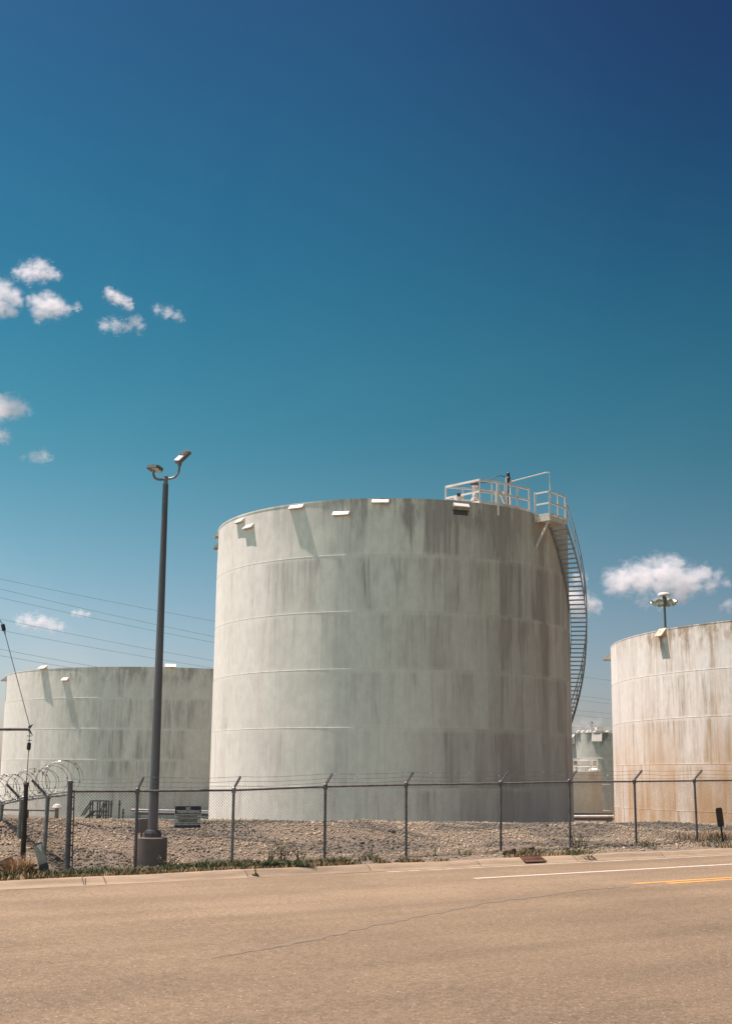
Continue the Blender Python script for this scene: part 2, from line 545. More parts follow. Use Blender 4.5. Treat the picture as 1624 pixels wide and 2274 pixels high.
def kerb_mat():
    m, nt, b = mat('kerb_concrete')
    q = NT(nt)
    p = q.pos()
    mp = q.n('ShaderNodeMapping', vector_type='TEXTURE'); q.l(p, mp.inputs[0]); mp.inputs['Rotation'].default_value = (0, 0, math.atan2(D.y, D.x))
    sx = q.n('ShaderNodeSeparateXYZ'); q.l(mp.outputs[0], sx.inputs[0])
    cell = q.math('DIVIDE', sx.outputs[0], 3.05)
    jt = q.math('LESS_THAN', q.math('FRACT', cell), 0.009)
    wn = q.n('ShaderNodeTexWhiteNoise', noise_dimensions='1D'); q.l(q.math('FLOOR', cell), wn.inputs['W'])
    tone = q.math('ADD', .88, q.math('MULTIPLY', wn.outputs['Value'], .2))
    st = q.n('ShaderNodeMapping'); q.l(mp.outputs[0], st.inputs[0]); st.inputs['Scale'].default_value = (.5, 3.0, 3.0)
    f = q.ramp(q.noise(st.outputs[0], 1.6, 6, .7), .38, .68, 0, .85)
    c = q.mix(f, (.295, .225, .145), (.19, .14, .09))
    c = q.mix(1.0, c, q.comb(tone, tone, tone), 'MULTIPLY')
    c = q.mix(q.ramp(q.noise(p, 14, 4, .7), .58, .75, 0, .55), c, (.11, .08, .055))
    c = q.mix(jt, c, (.11, .082, .055))
    q.l(c, b.inputs['Base Color'])
    b.inputs['Roughness'].default_value = .9
    q.bump(q.noise(p, 20, 5, .7), .4, .02, b)
    return m
M['kerb'] = kerb_mat()
M['white_line'] = weathered('white_marking', (.52, .47, .40), (.36, .29, .22), .8, 0, 5, .6)
M['worn_line'] = weathered('worn_white_marking', (.44, .38, .31), (.24, .18, .125), .85, 0, 3.0, .75)
M['yellow_line'] = weathered('yellow_marking', (.55, .27, .055), (.30, .17, .075), .8, 0, 5, .7)
M['crack'] = weathered('crack_fill', (.142, .106, .066), (.172, .128, .080), .9, 0, 5, .8)

# ------------------------------------------------------------------ road, kerb, terrain
def sheet(name, ss, ws, zf, m):
    ss = np.array(ss); ws = np.array(ws)
    v = np.zeros((len(ss), len(ws), 3))
    for i, s in enumerate(ss):
        for j, w in enumerate(ws):
            p = sw(float(s), float(w), zf(float(s), float(w)))
            v[i, j] = p
    n = len(ws)
    idx = np.arange(len(ss) * n).reshape(len(ss), n)
    f = np.stack([idx[:-1, :-1], idx[1:, :-1], idx[1:, 1:], idx[:-1, 1:]], -1).reshape(-1, 4)
    o = np_mesh(name, v.reshape(-1, 3), f, m)
    o.data.polygons.foreach_set('use_smooth', [True] * len(f))
    return o

far = [-1800, -600, -200, -80]
road_s = far + list(range(-60, 141, 10)) + [300, 700, 1800]
struct(sheet('road', road_s, [2.5, 8, 16, 22.32], lambda s, w: road_z(s), M['asphalt']))
struct(sheet('unseen_bounce_verge', road_s, [-2500, -600, -100, -30, -8, 2.5], lambda s, w: road_z(s) - 0.01, M['bounce_turf']))  # unseen ground; its turf and width chosen for bounce onto the tanks
ts = far + [-60, -45] + list(np.arange(-30, 70, 0.4)) + [75, 85, 100, 120, 140, 300, 700, 1800]
tw = list(np.arange(23.0, 39.0, 0.22)) + [40, 44, 50, 60, 80, 110, 160, 300, 700, 3000]
struct(sheet('terrain', ts, tw, tz, M['soil']))

# kerb: gutter pan then a rounded kerb
kb = MB()
prof = [(22.31, -0.02), (22.31, 0.004), (22.72, -0.012), (22.78, 0.03), (22.86, 0.095), (22.93, 0.112), (23.06, 0.112), (23.12, 0.10), (23.12, -0.05)]
ks = [-200, -80] + list(np.arange(-40, 80, 1.0)) + [90, 110, 140, 300]
kv = []; kf = []
for s in ks:
    jz = 0.008 * math.sin(s * 1.7) + 0.006 * math.sin(s * 0.63)
    for w, z in prof:
        kv.append(sw(s, w + 0.012 * math.sin(s * 0.9), z + road_z(s) + jz * (z > 0.02)))
npf = len(prof)
for i in range(len(ks) - 1):
    for j in range(npf - 1):
        kf.append((i * npf + j, (i + 1) * npf + j, (i + 1) * npf + j + 1, i * npf + j + 1))
kb.add(kv, kf, True)
struct(kb.build('kerb', M['kerb']))

def strip(name, s0, s1, w0, w1, m, zo=0.004, ds=1.0, jit=0.0):
    b = MB(); n = max(2, int(abs(s1 - s0) / ds)); vs = []; fs = []
    for i in range(n + 1):
        s = s0 + (s1 - s0) * i / n
        ja = random.uniform(-jit, jit); jb = random.uniform(-jit, jit)
        vs.append(sw(s, w0 + ja, road_z(s) + zo)); vs.append(sw(s, w1 + jb, road_z(s) + zo))
    for i in range(n):
        fs.append((2 * i, 2 * i + 2, 2 * i + 3, 2 * i + 1))
    b.add(vs, fs)
    return struct(b.build(name, m))

sA, wA = to_sw(on_road(1046, 1950)); sB, wB = to_sw(on_road(1624, 1919.5))
lw = (wA + wB) / 2
strip('lane_marking', sA, 150, lw - 0.08, lw + 0.08, M['white_line'], jit=0.012)
sA, wA = to_sw(on_road(1425, 1964.5)); sB, wB = to_sw(on_road(1624, 1949))
yw = (wA + wB) / 2
strip('centre_marking', sA, 150, yw + 0.06, yw + 0.24, M['yellow_line'], jit=0.012)
strip('centre_marking', sA + 0.6, 150, yw - 0.24, yw - 0.06, M['yellow_line'], jit=0.012)
sE, _ = to_sw(on_road(735, 1922))
strip('edge_marking', sE, 150, 22.12, 22.26, M['worn_line'], jit=0.006)

def crack(pts, width, name='road_crack'):
    b = MB(); vs = []; fs = []
    P = []
    for (a, c) in zip(pts[:-1], pts[1:]):
        for i in range(14):
            t = i / 14
            P.append((a[0] * (1 - t) + c[0] * t, a[1] * (1 - t) + c[1] * t))
    P.append(pts[-1])
    G = [on_road(*p) for p in P]
    for i, g in enumerate(G):
        t = (G[min(i + 1, len(G) - 1)] - G[max(i - 1, 0)]).normalized()
        nn = Vector((-t.y, t.x, 0))
        g = g + nn * random.uniform(-.03, .03)
        wd_ = width * random.uniform(.25, 1.2) * min(1, 4 * i / len(G) + .1, 4 * (len(G) - 1 - i) / len(G) + .1)
        vs.append(g + nn * wd_ / 2 + Vector((0, 0, .004))); vs.append(g - nn * wd_ / 2 + Vector((0, 0, .004)))
    for i in range(len(G) - 1):
        fs.append((2 * i, 2 * i + 1, 2 * i + 3, 2 * i + 2))
    b.add(vs, fs)
    return struct(b.build(name, M['crack']))
crack([(470, 2128), (640, 2096), (870, 2045), (1090, 2003), (1290, 1976), (1400, 1969)], 0.22)

# ------------------------------------------------------------------ crushed stone on the dike
def scatter_stones():
    ns = 220000
    s = rng.uniform(-9, 62, ns)
    # more stones near the camera side
    w = FW - 1.35 + (33.2 - FW + 1.35) * rng.random(ns) ** 0.95
    keep = ~((w < FW + 0.1) & (rng.random(ns) < np.where(s > 20, .35, .8)))
    s = s[keep]; w = w[keep]; ns = len(s)
    z = np.array([tz(a, b) for a, b in zip(s, w)])
    px = s * D.x + w * N.x; py = s * D.y + w * N.y
    size = np.exp(rng.normal(math.log(0.0175), 0.48, ns))
    size = np.minimum(size, 0.055)
    base = np.array([[1, 0, 0], [-1, 0, 0], [0, 1, 0], [0, -1, 0], [0, 0, 1], [0, 0, -1]], float)
    f = np.array([[0, 2, 4], [2, 1, 4], [1, 3, 4], [3, 0, 4], [2, 0, 5], [1, 2, 5], [3, 1, 5], [0, 3, 5]])
    V = np.repeat(base[None], ns, 0)
    V = V * (1 + rng.normal(0, .22, (ns, 6, 1)))
    V[:, :, 0] *= rng.uniform(.8, 1.5, (ns, 1)); V[:, :, 2] *= rng.uniform(.5, 1.0, (ns, 1))
    # random rotation
    qn = rng.normal(size=(ns, 4)); qn[:, 1:3] *= 0.5; qn /= np.linalg.norm(qn, axis=1, keepdims=True)
    a, b, c, d = qn.T
    Rm = np.stack([np.stack([1 - 2 * (c * c + d * d), 2 * (b * c - a * d), 2 * (b * d + a * c)], -1),
                   np.stack([2 * (b * c + a * d), 1 - 2 * (b * b + d * d), 2 * (c * d - a * b)], -1),
                   np.stack([2 * (b * d - a * c), 2 * (c * d + a * b), 1 - 2 * (b * b + c * c)], -1)], 1)
    V = np.einsum('nij,nkj->nki', Rm, V) * size[:, None, None]
    V += np.stack([px, py, z + size * 0.25], -1)[:, None, :]
    Fc = (f[None] + (np.arange(ns) * 6)[:, None, None]).reshape(-1, 3)
    o = np_mesh('gravel', V.reshape(-1, 3), Fc, M['stones'])
    tag(o, 'loose crushed grey and tan stone heaped on the dike slope behind the fence', 'gravel', kind='stuff')
scatter_stones()

# ------------------------------------------------------------------ grass
def grass_mat(name, c1, c2, c3):
    m, nt, b = mat(name)
    q = NT(nt)
    g = q.n('ShaderNodeNewGeometry')
    c = q.mix(g.outputs['Random Per Island'], c1, c2)
    c = q.mix(q.ramp(q.noise(g.outputs['Position'], 1.6, 3), 0.42, 0.66), c, c3)
    q.l(c, b.inputs['Base Color'])
    b.inputs['Roughness'].default_value = 0.7
    b.inputs['Specular IOR Level'].default_value = 0.2
    return m
M['grass'] = grass_mat('grass', (.035, .055, .018), (.085, .105, .040), (.12, .105, .05))
M['dry_grass'] = grass_mat('dry_grass', (.34, .23, .12), (.55, .40, .24), (.26, .15, .08))
M['straw'] = grass_mat('straw', (.28, .19, .10), (.42, .30, .17), (.20, .14, .08))

def blades(px, py, pz, hgt, lean=0.45, wid=0.012, droop=0.35):
    n = len(px)
    az = rng.uniform(0, 2 * math.pi, n)
    ln = rng.uniform(0, lean, n) * hgt
    ca, sa = np.cos(az), np.sin(az)
    wv = wid * rng.uniform(.6, 1.4, n)
    b = np.stack([px, py, pz], -1)
    side = np.stack([-sa, ca, np.zeros(n)], -1) * wv[:, None]
    mid = b + np.stack([ca * ln * .4, sa * ln * .4, hgt * .6], -1)
    top = b + np.stack([ca * ln * (1 + droop), sa * ln * (1 + droop), hgt], -1)
    V = np.stack([b - side, b + side, mid + side * .75, mid - side * .75, top], 1)
    f = np.array([[0, 1, 2], [0, 2, 3], [3, 2, 4]])
    Fc = (f[None] + (np.arange(n) * 5)[:, None, None]).reshape(-1, 3)
    return V.reshape(-1, 3), Fc

def clumpnoise(s, w, sc):
    return np.array([mnoise.noise(Vector((a * sc, b * sc, 3.3))) for a, b in zip(s, w)])

def verge_grass():
    n = 150000
    s = rng.uniform(-14, 58, n)
    w = 23.06 + rng.random(n) ** 1.15 * 2.0
    cn = clumpnoise(s, w * 1.2, 0.9) + 0.5 * clumpnoise(s, w, 2.6)
    # lush at the left, thin tufts to the right
    dens = np.clip(1.75 - (s - 8) / 6.5, 0.22, 1.5)
    width = np.clip(1.75 - (s - 6) * 0.075, 0.55, 1.7)
    inb = (w - 23.06) < width * (1 + 0.5 * cn)
    thr = 0.55 - dens
    keep = inb & (cn > thr) & (rng.random(n) < np.clip(dens + .35, 0, 1))
    # bare straw patches at the kerb edge
    s, w, cn = s[keep], w[keep], cn[keep]
    z = np.array([tz(a, b) for a, b in zip(s, w)])
    h = rng.uniform(.035, .12, len(s)) * (1 + .9 * np.clip(cn, 0, 1)) * np.clip(1.35 - (s - 6) * .02, .65, 1.4) * np.where(w - 23.06 < .22, .6, 1)
    edge = ((w - 23.06 < 0.14) & (rng.random(len(s)) < .8)) | (rng.random(len(s)) < np.clip((s - 14) / 14, 0, .62))
    for nm, sel, m, lab in (('grass', ~edge, M['grass'], 'short dark green grass along the verge between kerb and fence'),
                            ('dry_grass_edge', edge, M['straw'], 'dry straw coloured grass fringe along the back of the kerb')):
        V, Fc = blades(*(sw0(s[sel], w[sel])), z[sel], h[sel], .9, .009)
        tag(np_mesh(nm, V, Fc, m), lab, 'grass', kind='stuff')

def sw0(s, w):
    return s * D.x + w * N.x, s * D.y + w * N.y
verge_grass()

def weed(x, w, hgt, n, spread, label, m='grass', group='weeds along the fence line'):
    """a leafy weed standing on the verge at picture column x"""
    p = at_w(x, 1890, w)
    s, w = to_sw(p)
    z0 = tz(s, w)
    base = Vector((p.x, p.y, z0))
    root = thing('weed', base, label, 'weed', group)
    st = MB()
    V = []; Fc = []
    for i in range(n):
        a = random.uniform(0, 2 * math.pi); ln = random.uniform(.1, 1) * spread
        hh = hgt * random.uniform(.55, 1.05)
        b0 = base + Vector((random.uniform(-.3, .3) * spread, random.uniform(-.3, .3) * spread, -.02))
        tip = b0 + Vector((math.cos(a) * ln, math.sin(a) * ln, hh))
        mid = (b0 + tip) / 2 + Vector((0, 0, hh * .1))
        st.tube([b0, mid, tip], [.008, .006, .003], 4)
        for k in range(7):
            t = .25 + .11 * k
            c = (b0.lerp(mid, t * 2) if t < .5 else mid.lerp(tip, t * 2 - 1))
            aa = random.uniform(0, 6.28); L = hgt * random.uniform(.10, .2); wv = L * .28
            d = Vector((math.cos(aa), math.sin(aa), random.uniform(.1, .7))).normalized()
            sd = d.cross(Vector((0, 0, 1))).normalized() * wv
            V.append((c, c + d * L * .5 + sd, c + d * L, c + d * L * .5 - sd))
    st.build('stem', M[m], root)
    lf = MB()
    for qd in V:
        lf.quad(*qd)
    lf.build('foliage', M[m], root)
    return root

weed(628, 25.0, .55, 16, .35, 'tall leafy green weed clump behind the fence right of its third post')
weed(598, 24.9, .40, 8, .2, 'thin weed beside the tallest weed clump at the fence foot')
weed(668, 24.8, .34, 9, .25, 'low bushy weed midway between the third and fourth fence posts')
weed(380, 24.1, .32, 14, .4, 'spreading green weed on the grass in front of the concrete footing')
weed(1256 + 30, 24.2, .50, 12, .4, 'straggly weed growing at the foot of the post at the dark tank edge')
weed(1440, 24.0, .26, 16, .5, 'low green tuft below the rust streaked tank near the kerb')
weed(1030, 24.1, .22, 12, .45, 'small green tuft at the kerb below the middle of the large tank')
weed(820, 24.3, .24, 8, .3, 'small weed at the verge just left of the fourth fence post from the pole')
weed(960, 24.4, .26, 5, .2, 'sparse thin weed on the verge right of the centre fence post')
weed(1590, 24.0, .22, 14, .45, 'green tuft at the foot of the leaning brown marker')
weed(290, 25.6, .5, 5, .35, 'bare scraggly weed by the fence post at the light pole', 'straw')

# dry grass clump on the left
def dry_clump():
    c = at_w(44, 1940, 23.95); s, w = to_sw(c)
    n = 1300
    ss = s + rng.normal(0, .17, n); ww = w + rng.normal(0, .16, n)
    z = np.array([tz(a, b) for a, b in zip(ss, ww)])
    h = rng.uniform(.15, .5, n) * np.exp(-((ss - s) / .5) ** 2 * .6)
    px, py = sw0(ss, ww)
    V, Fc = blades(px, py, z - .02, h, .9, .006, .5)
    o = np_mesh('dry_grass_clump', V, Fc, M['dry_grass'])
    tag(o, 'clump of dry straw coloured grass around the guy wire anchor', 'grass clump')
dry_clump()
def dry_clump2():
    c = at_w(1575, 1862, 24.9); s, w = to_sw(c)
    n = 900
    ss = s + rng.normal(0, .7, n); ww = w + rng.normal(0, .25, n)
    z = np.array([tz(a, b) for a, b in zip(ss, ww)])
    h = rng.uniform(.1, .3, n)
    px, py = sw0(ss, ww)
    V, Fc = blades(px, py, z - .02, h, .9, .007, .5)
    o = np_mesh('dry_grass_clump', V, Fc, M['straw'])
    tag(o, 'low patch of dry tan grass beside the leaning brown marker', 'grass clump')
dry_clump2()

# ------------------------------------------------------------------ tanks
class Tank:
    def __init__(s, name, C, R, z0, ztop, hc, m, label, bead=0.0055, seg=200, beads=True):
        s.C = Vector((C[0], C[1], z0)); s.R = R; s.z0 = z0; s.zt = ztop
        c = Vector((-C[0], -C[1], 0)).normalized()
        s.c = c; s.r = Vector((-c.y, c.x, 0))
        if s.r.x < 0: s.r = -s.r
        s.root = thing(name, s.C, label, 'storage tank')
        s.m = m
        b = MB()
        zz = ztop
        lev = [ztop]
        while zz - hc > z0 + 0.2:
            zz -= hc; lev.append(zz)
        lev.append(z0)
        nc = len(lev) - 1
        def ring(r0, za, r1, zb):
            vs = []
            for k in range(seg):
                a = 2 * math.pi * k / seg
                d = Vector((math.cos(a), math.sin(a), 0))
                vs.append(s.C + d * r0 + Vector((0, 0, za - z0))); vs.append(s.C + d * r1 + Vector((0, 0, zb - z0)))
            fs = [(2 * k + 1, (2 * k + 3) % (2 * seg), (2 * k + 2) % (2 * seg), 2 * k) for k in range(seg)]
            fs = [tuple(reversed(f)) for f in fs]
            b.add(vs, fs, True)
        for i in range(nc):
            ri = R + 0.006 * i
            ring(ri, lev[i], ri, lev[i + 1])
        b.build('shell', m, s.root)
        if beads:
            wl = MB()
            for i in range(1, nc):
                pr = [(R + 0.006 * (i - 1) - .002, lev[i] + bead), (R + .006 * i + bead * .72, lev[i] + bead * .72), (R + .006 * i + bead, lev[i]), (R + .006 * i + bead * .7, lev[i] - bead * .7), (R + .006 * i - .002, lev[i] - bead)]
                wl.lathe((s.C.x, s.C.y, 0), pr, seg)
            wl.build('girth_weld', m, s.root)
        rf = MB()
        rf.lathe((s.C.x, s.C.y, 0), [(R + .0, ztop - .07), (R + .014, ztop - .065), (R + .014, ztop), (R - .03, ztop + .004), (R * .5, ztop + R * .025), (0.01, ztop + R * .045)], seg)
        rf.build('roof', m, s.root)
    def P(s, phi, r, z):
        a = R_(phi)
        return Vector((s.C.x, s.C.y, 0)) + s.c * (math.cos(a) * r) + s.r * (math.sin(a) * r) + Vector((0, 0, z))
    def phi_of(s, x, y, r=None):
        """angle on the shell under picture point"""
        r = r or s.R
        d = ray(x, y); d2 = Vector((d.x, d.y)); o = Vector((0, 0)) - Vector((s.C.x, s.C.y))
        a = d2.dot(d2); bq = 2 * o.dot(d2); cq = o.dot(o) - r * r
        disc = bq * bq - 4 * a * cq
        t = (-bq - math.sqrt(max(0, disc))) / (2 * a)
        p = EYE + d * t
        rel = Vector((p.x - s.C.x, p.y - s.C.y, 0))
        return math.degrees(math.atan2(rel.dot(s.r), rel.dot(s.c))), p.z
    def hood(s, x=None, y=None, w=.72, h=.2, p=.16, lip=.03, phi=None, z=None, m=None, label=None):
        """sloped vent hood open underneath, hung on the shell; (x, y) is the middle of its top edge"""
        if phi is None:
            phi, z = s.phi_of(x, y)
        R = s.R
        dphi = math.degrees(w / 2 / R)
        b = MB()
        e = s.P(phi, 1, 0) - s.P(phi, 0, 0)
        tdir = (s.P(phi + dphi, R, 0) - s.P(phi - dphi, R, 0)).normalized()
        c0 = s.P(phi, R - .03, 0)
        def pt(o, u, zz): return c0 + tdir * (u * w / 2) + e * o + Vector((0, 0, zz))
        th = .012
        p1 = p + .03
        b.prism([pt(0, -1, z), pt(p1, -1, z - h), pt(p1 , -1, z - h - th), pt(0, -1, z - th * 1.3)], tdir * w)
        for u in (-1, 1):
            b.prism([pt(0, u, z - th), pt(p1 - .004, u, z - h - th), pt(p1 - .004, u, z - h - lip), pt(0, u, z - h - lip)], tdir * (-u * .012))
        b.box(pt(p1 - .008, 0, z - h - th - lip / 2), (w * .97, .012, lip), Matrix((tdir, e, Vector((0, 0, 1)))).transposed())
        b.box(pt(.028, 0, z - h * .55 - lip), (w * .9, .01, h * .8), Matrix((tdir, e, Vector((0, 0, 1)))).transposed())
        o = b.build('vent_hood', m or M['white'], s.root)
        if label: o['label'] = label
        return o

def bearing(x, y):
    d = ray(x, y)
    return math.atan2(d.x, d.y)

# the large tank
a1, a2 = bearing(468, 1700), bearing(1269.5, 1700)
half, mid = (a2 - a1) / 2, (a1 + a2) / 2
sn = math.sin(half)
DN = 50.7
BR = DN * sn / (1 - sn)
BC = (math.sin(mid) * (DN + BR), math.cos(mid) * (DN + BR))
BZT = at(871, 1106, DN * math.cos(mid)).z
hc_b = 129.6 / F * DN
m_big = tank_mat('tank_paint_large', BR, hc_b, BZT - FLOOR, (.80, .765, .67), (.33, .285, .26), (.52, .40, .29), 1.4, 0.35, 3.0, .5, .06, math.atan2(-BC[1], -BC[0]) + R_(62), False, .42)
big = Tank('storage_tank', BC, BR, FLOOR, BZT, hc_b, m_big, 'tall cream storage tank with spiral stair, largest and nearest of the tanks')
for (x, y) in ((534, 1150), (553, 1163), (659, 1119), (757, 1133.5), (844, 1106.5)):
    big.hood(x, y)
big.hood(phi=big.phi_of(1022, 1114)[0], z=BZT - .03, h=.22)
for ph, dz in ((-79.6, -.12), (-81.5, -.62)):
    big.hood(phi=ph, z=BZT + dz, p=.2)
# dark open slot below the right hand hood
ph, zz = big.phi_of(1022, 1136)
b = MB()
tdir = (big.P(ph + 2, BR, 0) - big.P(ph - 2, BR, 0)).normalized(); e = (big.P(ph, 1, 0) - big.P(ph, 0, 0))
rm = Matrix((tdir, e, Vector((0, 0, 1)))).transposed()
b.box(big.P(ph, BR + .006, zz - .07), (.66, .03, .16), rm)
b.box(big.P(ph, BR + .018, zz + .04), (.72, .06, .05), rm)
o = b.build('overflow_slot', M['heat_sink'], big.root)

# ---- platform, stair and roof railing of the large tank
RO = BR + .88
ZP = BZT - .27
def arc_pts(T, p0, p1, r, z0, z1=None, n=8):
    z1 = z0 if z1 is None else z1
    return [T.P(p0 + (p1 - p0) * i / n, r, z0 + (z1 - z0) * i / n) for i in range(n + 1)]
PA, PB = 47.6, 56.0
pf = MB()
top = arc_pts(big, PA, PB, BR + .03, ZP, n=6); out = arc_pts(big, PA, PB, RO, ZP, n=6)
for i in range(6):
    for zz, flip in ((0, False), (-.05, True)):
        qd = [top[i] + Vector((0, 0, zz)), top[i + 1] + Vector((0, 0, zz)), out[i + 1] + Vector((0, 0, zz)), out[i] + Vector((0, 0, zz))]
        pf.quad(*(qd if not flip else qd[::-1]))
for a, b_ in zip(out[:-1], out[1:]):
    pf.bar(a - Vector((0, 0, .06)), b_ - Vector((0, 0, .06)), .03, .24)
pf.bar(top[0] - Vector((0, 0, .06)), out[0] - Vector((0, 0, .06)), .03, .24)
pf.bar(top[-1] - Vector((0, 0, .06)), out[-1] - Vector((0, 0, .06)), .03, .24)
platform = pf.build('platform', M['white'], big.root)
br = MB()
for ph in (PA + .4,):
    br.bar(big.P(ph, RO - .1, ZP - .12), big.P(ph, BR + .01, ZP - 1.35), .06, .09)
br.build('bracket', M['white'], platform)
pr = MB()
for ph in (PA, (PA + PB) / 2, PB):
    pr.bar(big.P(ph, RO - .03, ZP - .05), big.P(ph, RO - .03, ZP + 1.16), .06, .06)
pr.bar(big.P(PA, BR + .08, ZP - .05), big.P(PA, BR + .08, ZP + 1.2), .08, .08)
for hz in (1.14, .62, .12):
    pts = [big.P(PA, BR + .08, ZP + hz)] + arc_pts(big, PA, PB, RO - .03, ZP + hz, n=5)
    for a, b_ in zip(pts[:-1], pts[1:]):
        pr.bar(a, b_, .035 if hz < 1 else .05, .07 if hz < 1 else .06)
pr.build('platform_railing', M['rail'], platform)

stair = MB()
NT_ = 76; RISE = .19; DPH = 1.09
ST0 = PB + .2
SI, SO = BR + .06, BR + .80
def sph(k): return ST0 + DPH * k
outer_s = MB()
for stair_b, r in ((stair, SI), (outer_s, SO)):
    pts = [big.P(sph(k), r, ZP - RISE * k - .02) for k in range(0, NT_ + 1)]
    for a, b_ in zip(pts[:-1], pts[1:]):
        stair_b.bar(a, b_, .02, .20)
stringer = stair.build('stringer', M['stair'], None, big.C)
stringer.name = 'spiral_stair'
stringer.parent = big.root
stringer.location = (0, 0, 0)
outer_s.build('stringer', M['stair'], stringer)
for k in range(NT_):
    t = MB()
    z = ZP - RISE * (k + .7)
    a, b_ = big.P(sph(k) + .5, SI + .012, z), big.P(sph(k) + .5, SO - .012, z)
    t.bar(a, b_, .20, .045)
    t.build('tread', M['stair'], stringer)
hr = MB()
for hz, rr in ((1.02, .024), (.56, .018)):
    hr.tube([big.P(PB, RO - .03, ZP + (1.14 if hz > 1 else .62))] + [big.P(sph(k), SO + .03, ZP - RISE * k + hz) for k in range(1, NT_ + 1)], rr, 6)
for k in range(1, NT_, 5):
    hr.tube([big.P(sph(k), SO + .015, ZP - RISE * k - .1), big.P(sph(k), SO + .03, ZP - RISE * k + 1.02)], .02, 6)
hr.build('handrail', M['stair'], stringer)
# roof railing: P1 set back, P2 at the rim, on to the platform
def rp(x, ytop, hgt):
    """roof point whose rail top (hgt above the rim) shows at x, ytop"""
    d = ray(x, ytop)
    t = (BZT + hgt - CAMZ) / d.z
    return EYE + d * t
RH = 1.09
P1 = rp(988.7, 1081, RH); P2 = rp(1064, 1065, RH)
P1.z = P2.z = BZT
rl = MB()
def post(b, p, h, s=.07): b.bar(p, p + Vector((0, 0, h)), s, s)
rim = [P2] + [big.P(ph, BR - .12, BZT) for ph in (31, 36, 41, 46.5)]
rel1 = P1 - Vector((big.C.x, big.C.y, 0)); r1 = math.hypot(rel1.x, rel1.y)
ph1 = math.degrees(math.atan2(rel1.dot(big.r), rel1.dot(big.c)))
bk = [P1] + [big.P(ph1 + dp, r1 + dr, BZT) for dp, dr in ((7, .1), (14, .25), (21, .4), (27.5, .55))]
for p in rim + bk: post(rl, p, RH)
for line in (rim, bk, [P1, P2]):
    for hz, t_ in ((RH, .085), (RH * .52, .075), (.10, .12)):
        for a, b_ in zip(line[:-1], line[1:]):
            rl.bar(a + Vector((0, 0, hz)), b_ + Vector((0, 0, hz)), .045, t_)
roof_rail = rl.build('roof_railing', M['rail'], big.root)
# gantry: stout channel post, beam and brace to the gauge mast
ph, _ = big.phi_of(1105, 1120)
A = big.P(ph, BR - .02, BZT)
phm, _ = big.phi_of(1136, 1120)
Bm = big.P(phm, BR - .35, BZT)
gn = MB()
gn.bar(A + Vector((0, 0, -.45)), A + Vector((0, 0, .98)), .22, .10)
gn.bar(A + Vector((0, 0, .62)), Bm + Vector((0, 0, .70)), .06, .15)
gn.bar(A + (Bm - A) * .35 + Vector((0, 0, .55)), Bm + Vector((0, 0, .05)), .05, .10)
gn.build('gantry', M['rail'], big.root)
ms = MB()
off = (big.P(phm + 1.3, BR - .35, 0) - big.P(phm, BR - .35, 0))
ms.tube([Bm + Vector((0, 0, -.05)), Bm + Vector((0, 0, 1.46))], .035, 8)
ms.tube([Bm + off * 1.3 + Vector((0, 0, -.75)), Bm + off * 1.3 + Vector((0, 0, 1.44))], .03, 8)
mast = ms.build('gauge_mast', M['rail'], big.root)
hd = MB()
hd.lathe(Bm + off * .6 + Vector((0, 0, 1.25)), [(.0, 0), (.06, .0), (.07, .12), (.11, .16), (.11, .2), (.075, .24), (.075, .42), (.05, .45), (0, .45)], 10)
hd.tube([Bm + off * .6 + Vector((0, 0, .0)), Bm + off * .6 + Vector((0, 0, 1.3))], .022, 6)
hd.build('gauge_head', M['black'], mast)
# bent grab rail above the platform
gb = MB()
g0 = Bm + off * 1.3 + Vector((0, 0, 1.30))
g1 = big.P(PA + .4, RO - .1, ZP + 2.05); g2 = big.P(PA + .4, RO - .05, ZP + .85)
gb.tube([g0, g0.lerp(g1, .5), g0.lerp(g1, .94), g1 + Vector((.03, 0, -.02)), g1.lerp(g2, .1) + Vector((.04, 0, 0)), g2 + Vector((.04, 0, 0))], .024, 8)
gb.build('grab_rail', M['rail'], big.root)
# roof vent pipe with dark cap and cable
phv, _ = big.phi_of(1081, 1120)
V0 = big.P(phv, BR - 1.0, BZT)
vp = MB()
vp.lathe(V0, [(.20, .0), (.17, .45), (.12, .47), (.12, .62), (.10, .65), (.10, .98), (.14, 1.0), (.14, 1.05), (.0, 1.05)], 14)
vent = vp.build('vent_pipe', M['rail'], big.root)
vc = MB()
vc.lathe(V0 + Vector((0, 0, 1.06)), [(.0, 0), (.17, .0), (.2, .05), (.12, .13), (.05, .2), (0, .21)], 12)
vc.build('vent_cap', M['dark_brown'], vent)
vb = MB()
vb.lathe(V0 + Vector((0, 0, -.1)), [(.26, 0), (.24, .3), (.19, .42)], 14)
vb.build('vent_collar', M['heat_sink'], vent)
cb = MB()
c0 = V0 + Vector((-.3, 0, 1.18)); c1 = V0 + Vector((.22, 0, 1.16)); cT = Bm + off * .6 + Vector((0, 0, 1.45))
cb.tube([c0 + Vector((-.08, 0, -.1)), c0, V0 + Vector((0, 0, 1.2)), c1, c1.lerp(cT, .25) + Vector((0, 0, -.02)), c1.lerp(cT, .5) + Vector((0, 0, .15)), c1.lerp(cT, .75) + Vector((0, 0, .17)), cT], .02, 6)
cb.build('cable', M['black'], vent)
# small valve on the roof, left
phq, _ = big.phi_of(1035, 1115)
Q0 = big.P(phq, BR - .8, BZT)
vq = MB()
vq.lathe(Q0, [(.3, 0), (.28, .10), (.12, .14), (.12, .26), (.2, .28), (.2, .36), (0, .38)], 12)
hat = vq.build('roof_hatch', M['white'], big.root)
vq = MB()
vq.lathe(Q0 + Vector((0, 0, .38)), [(.08, 0), (.09, .16), (.0, .18)], 10)
vq.build('hatch_cap', M['black'], hat)

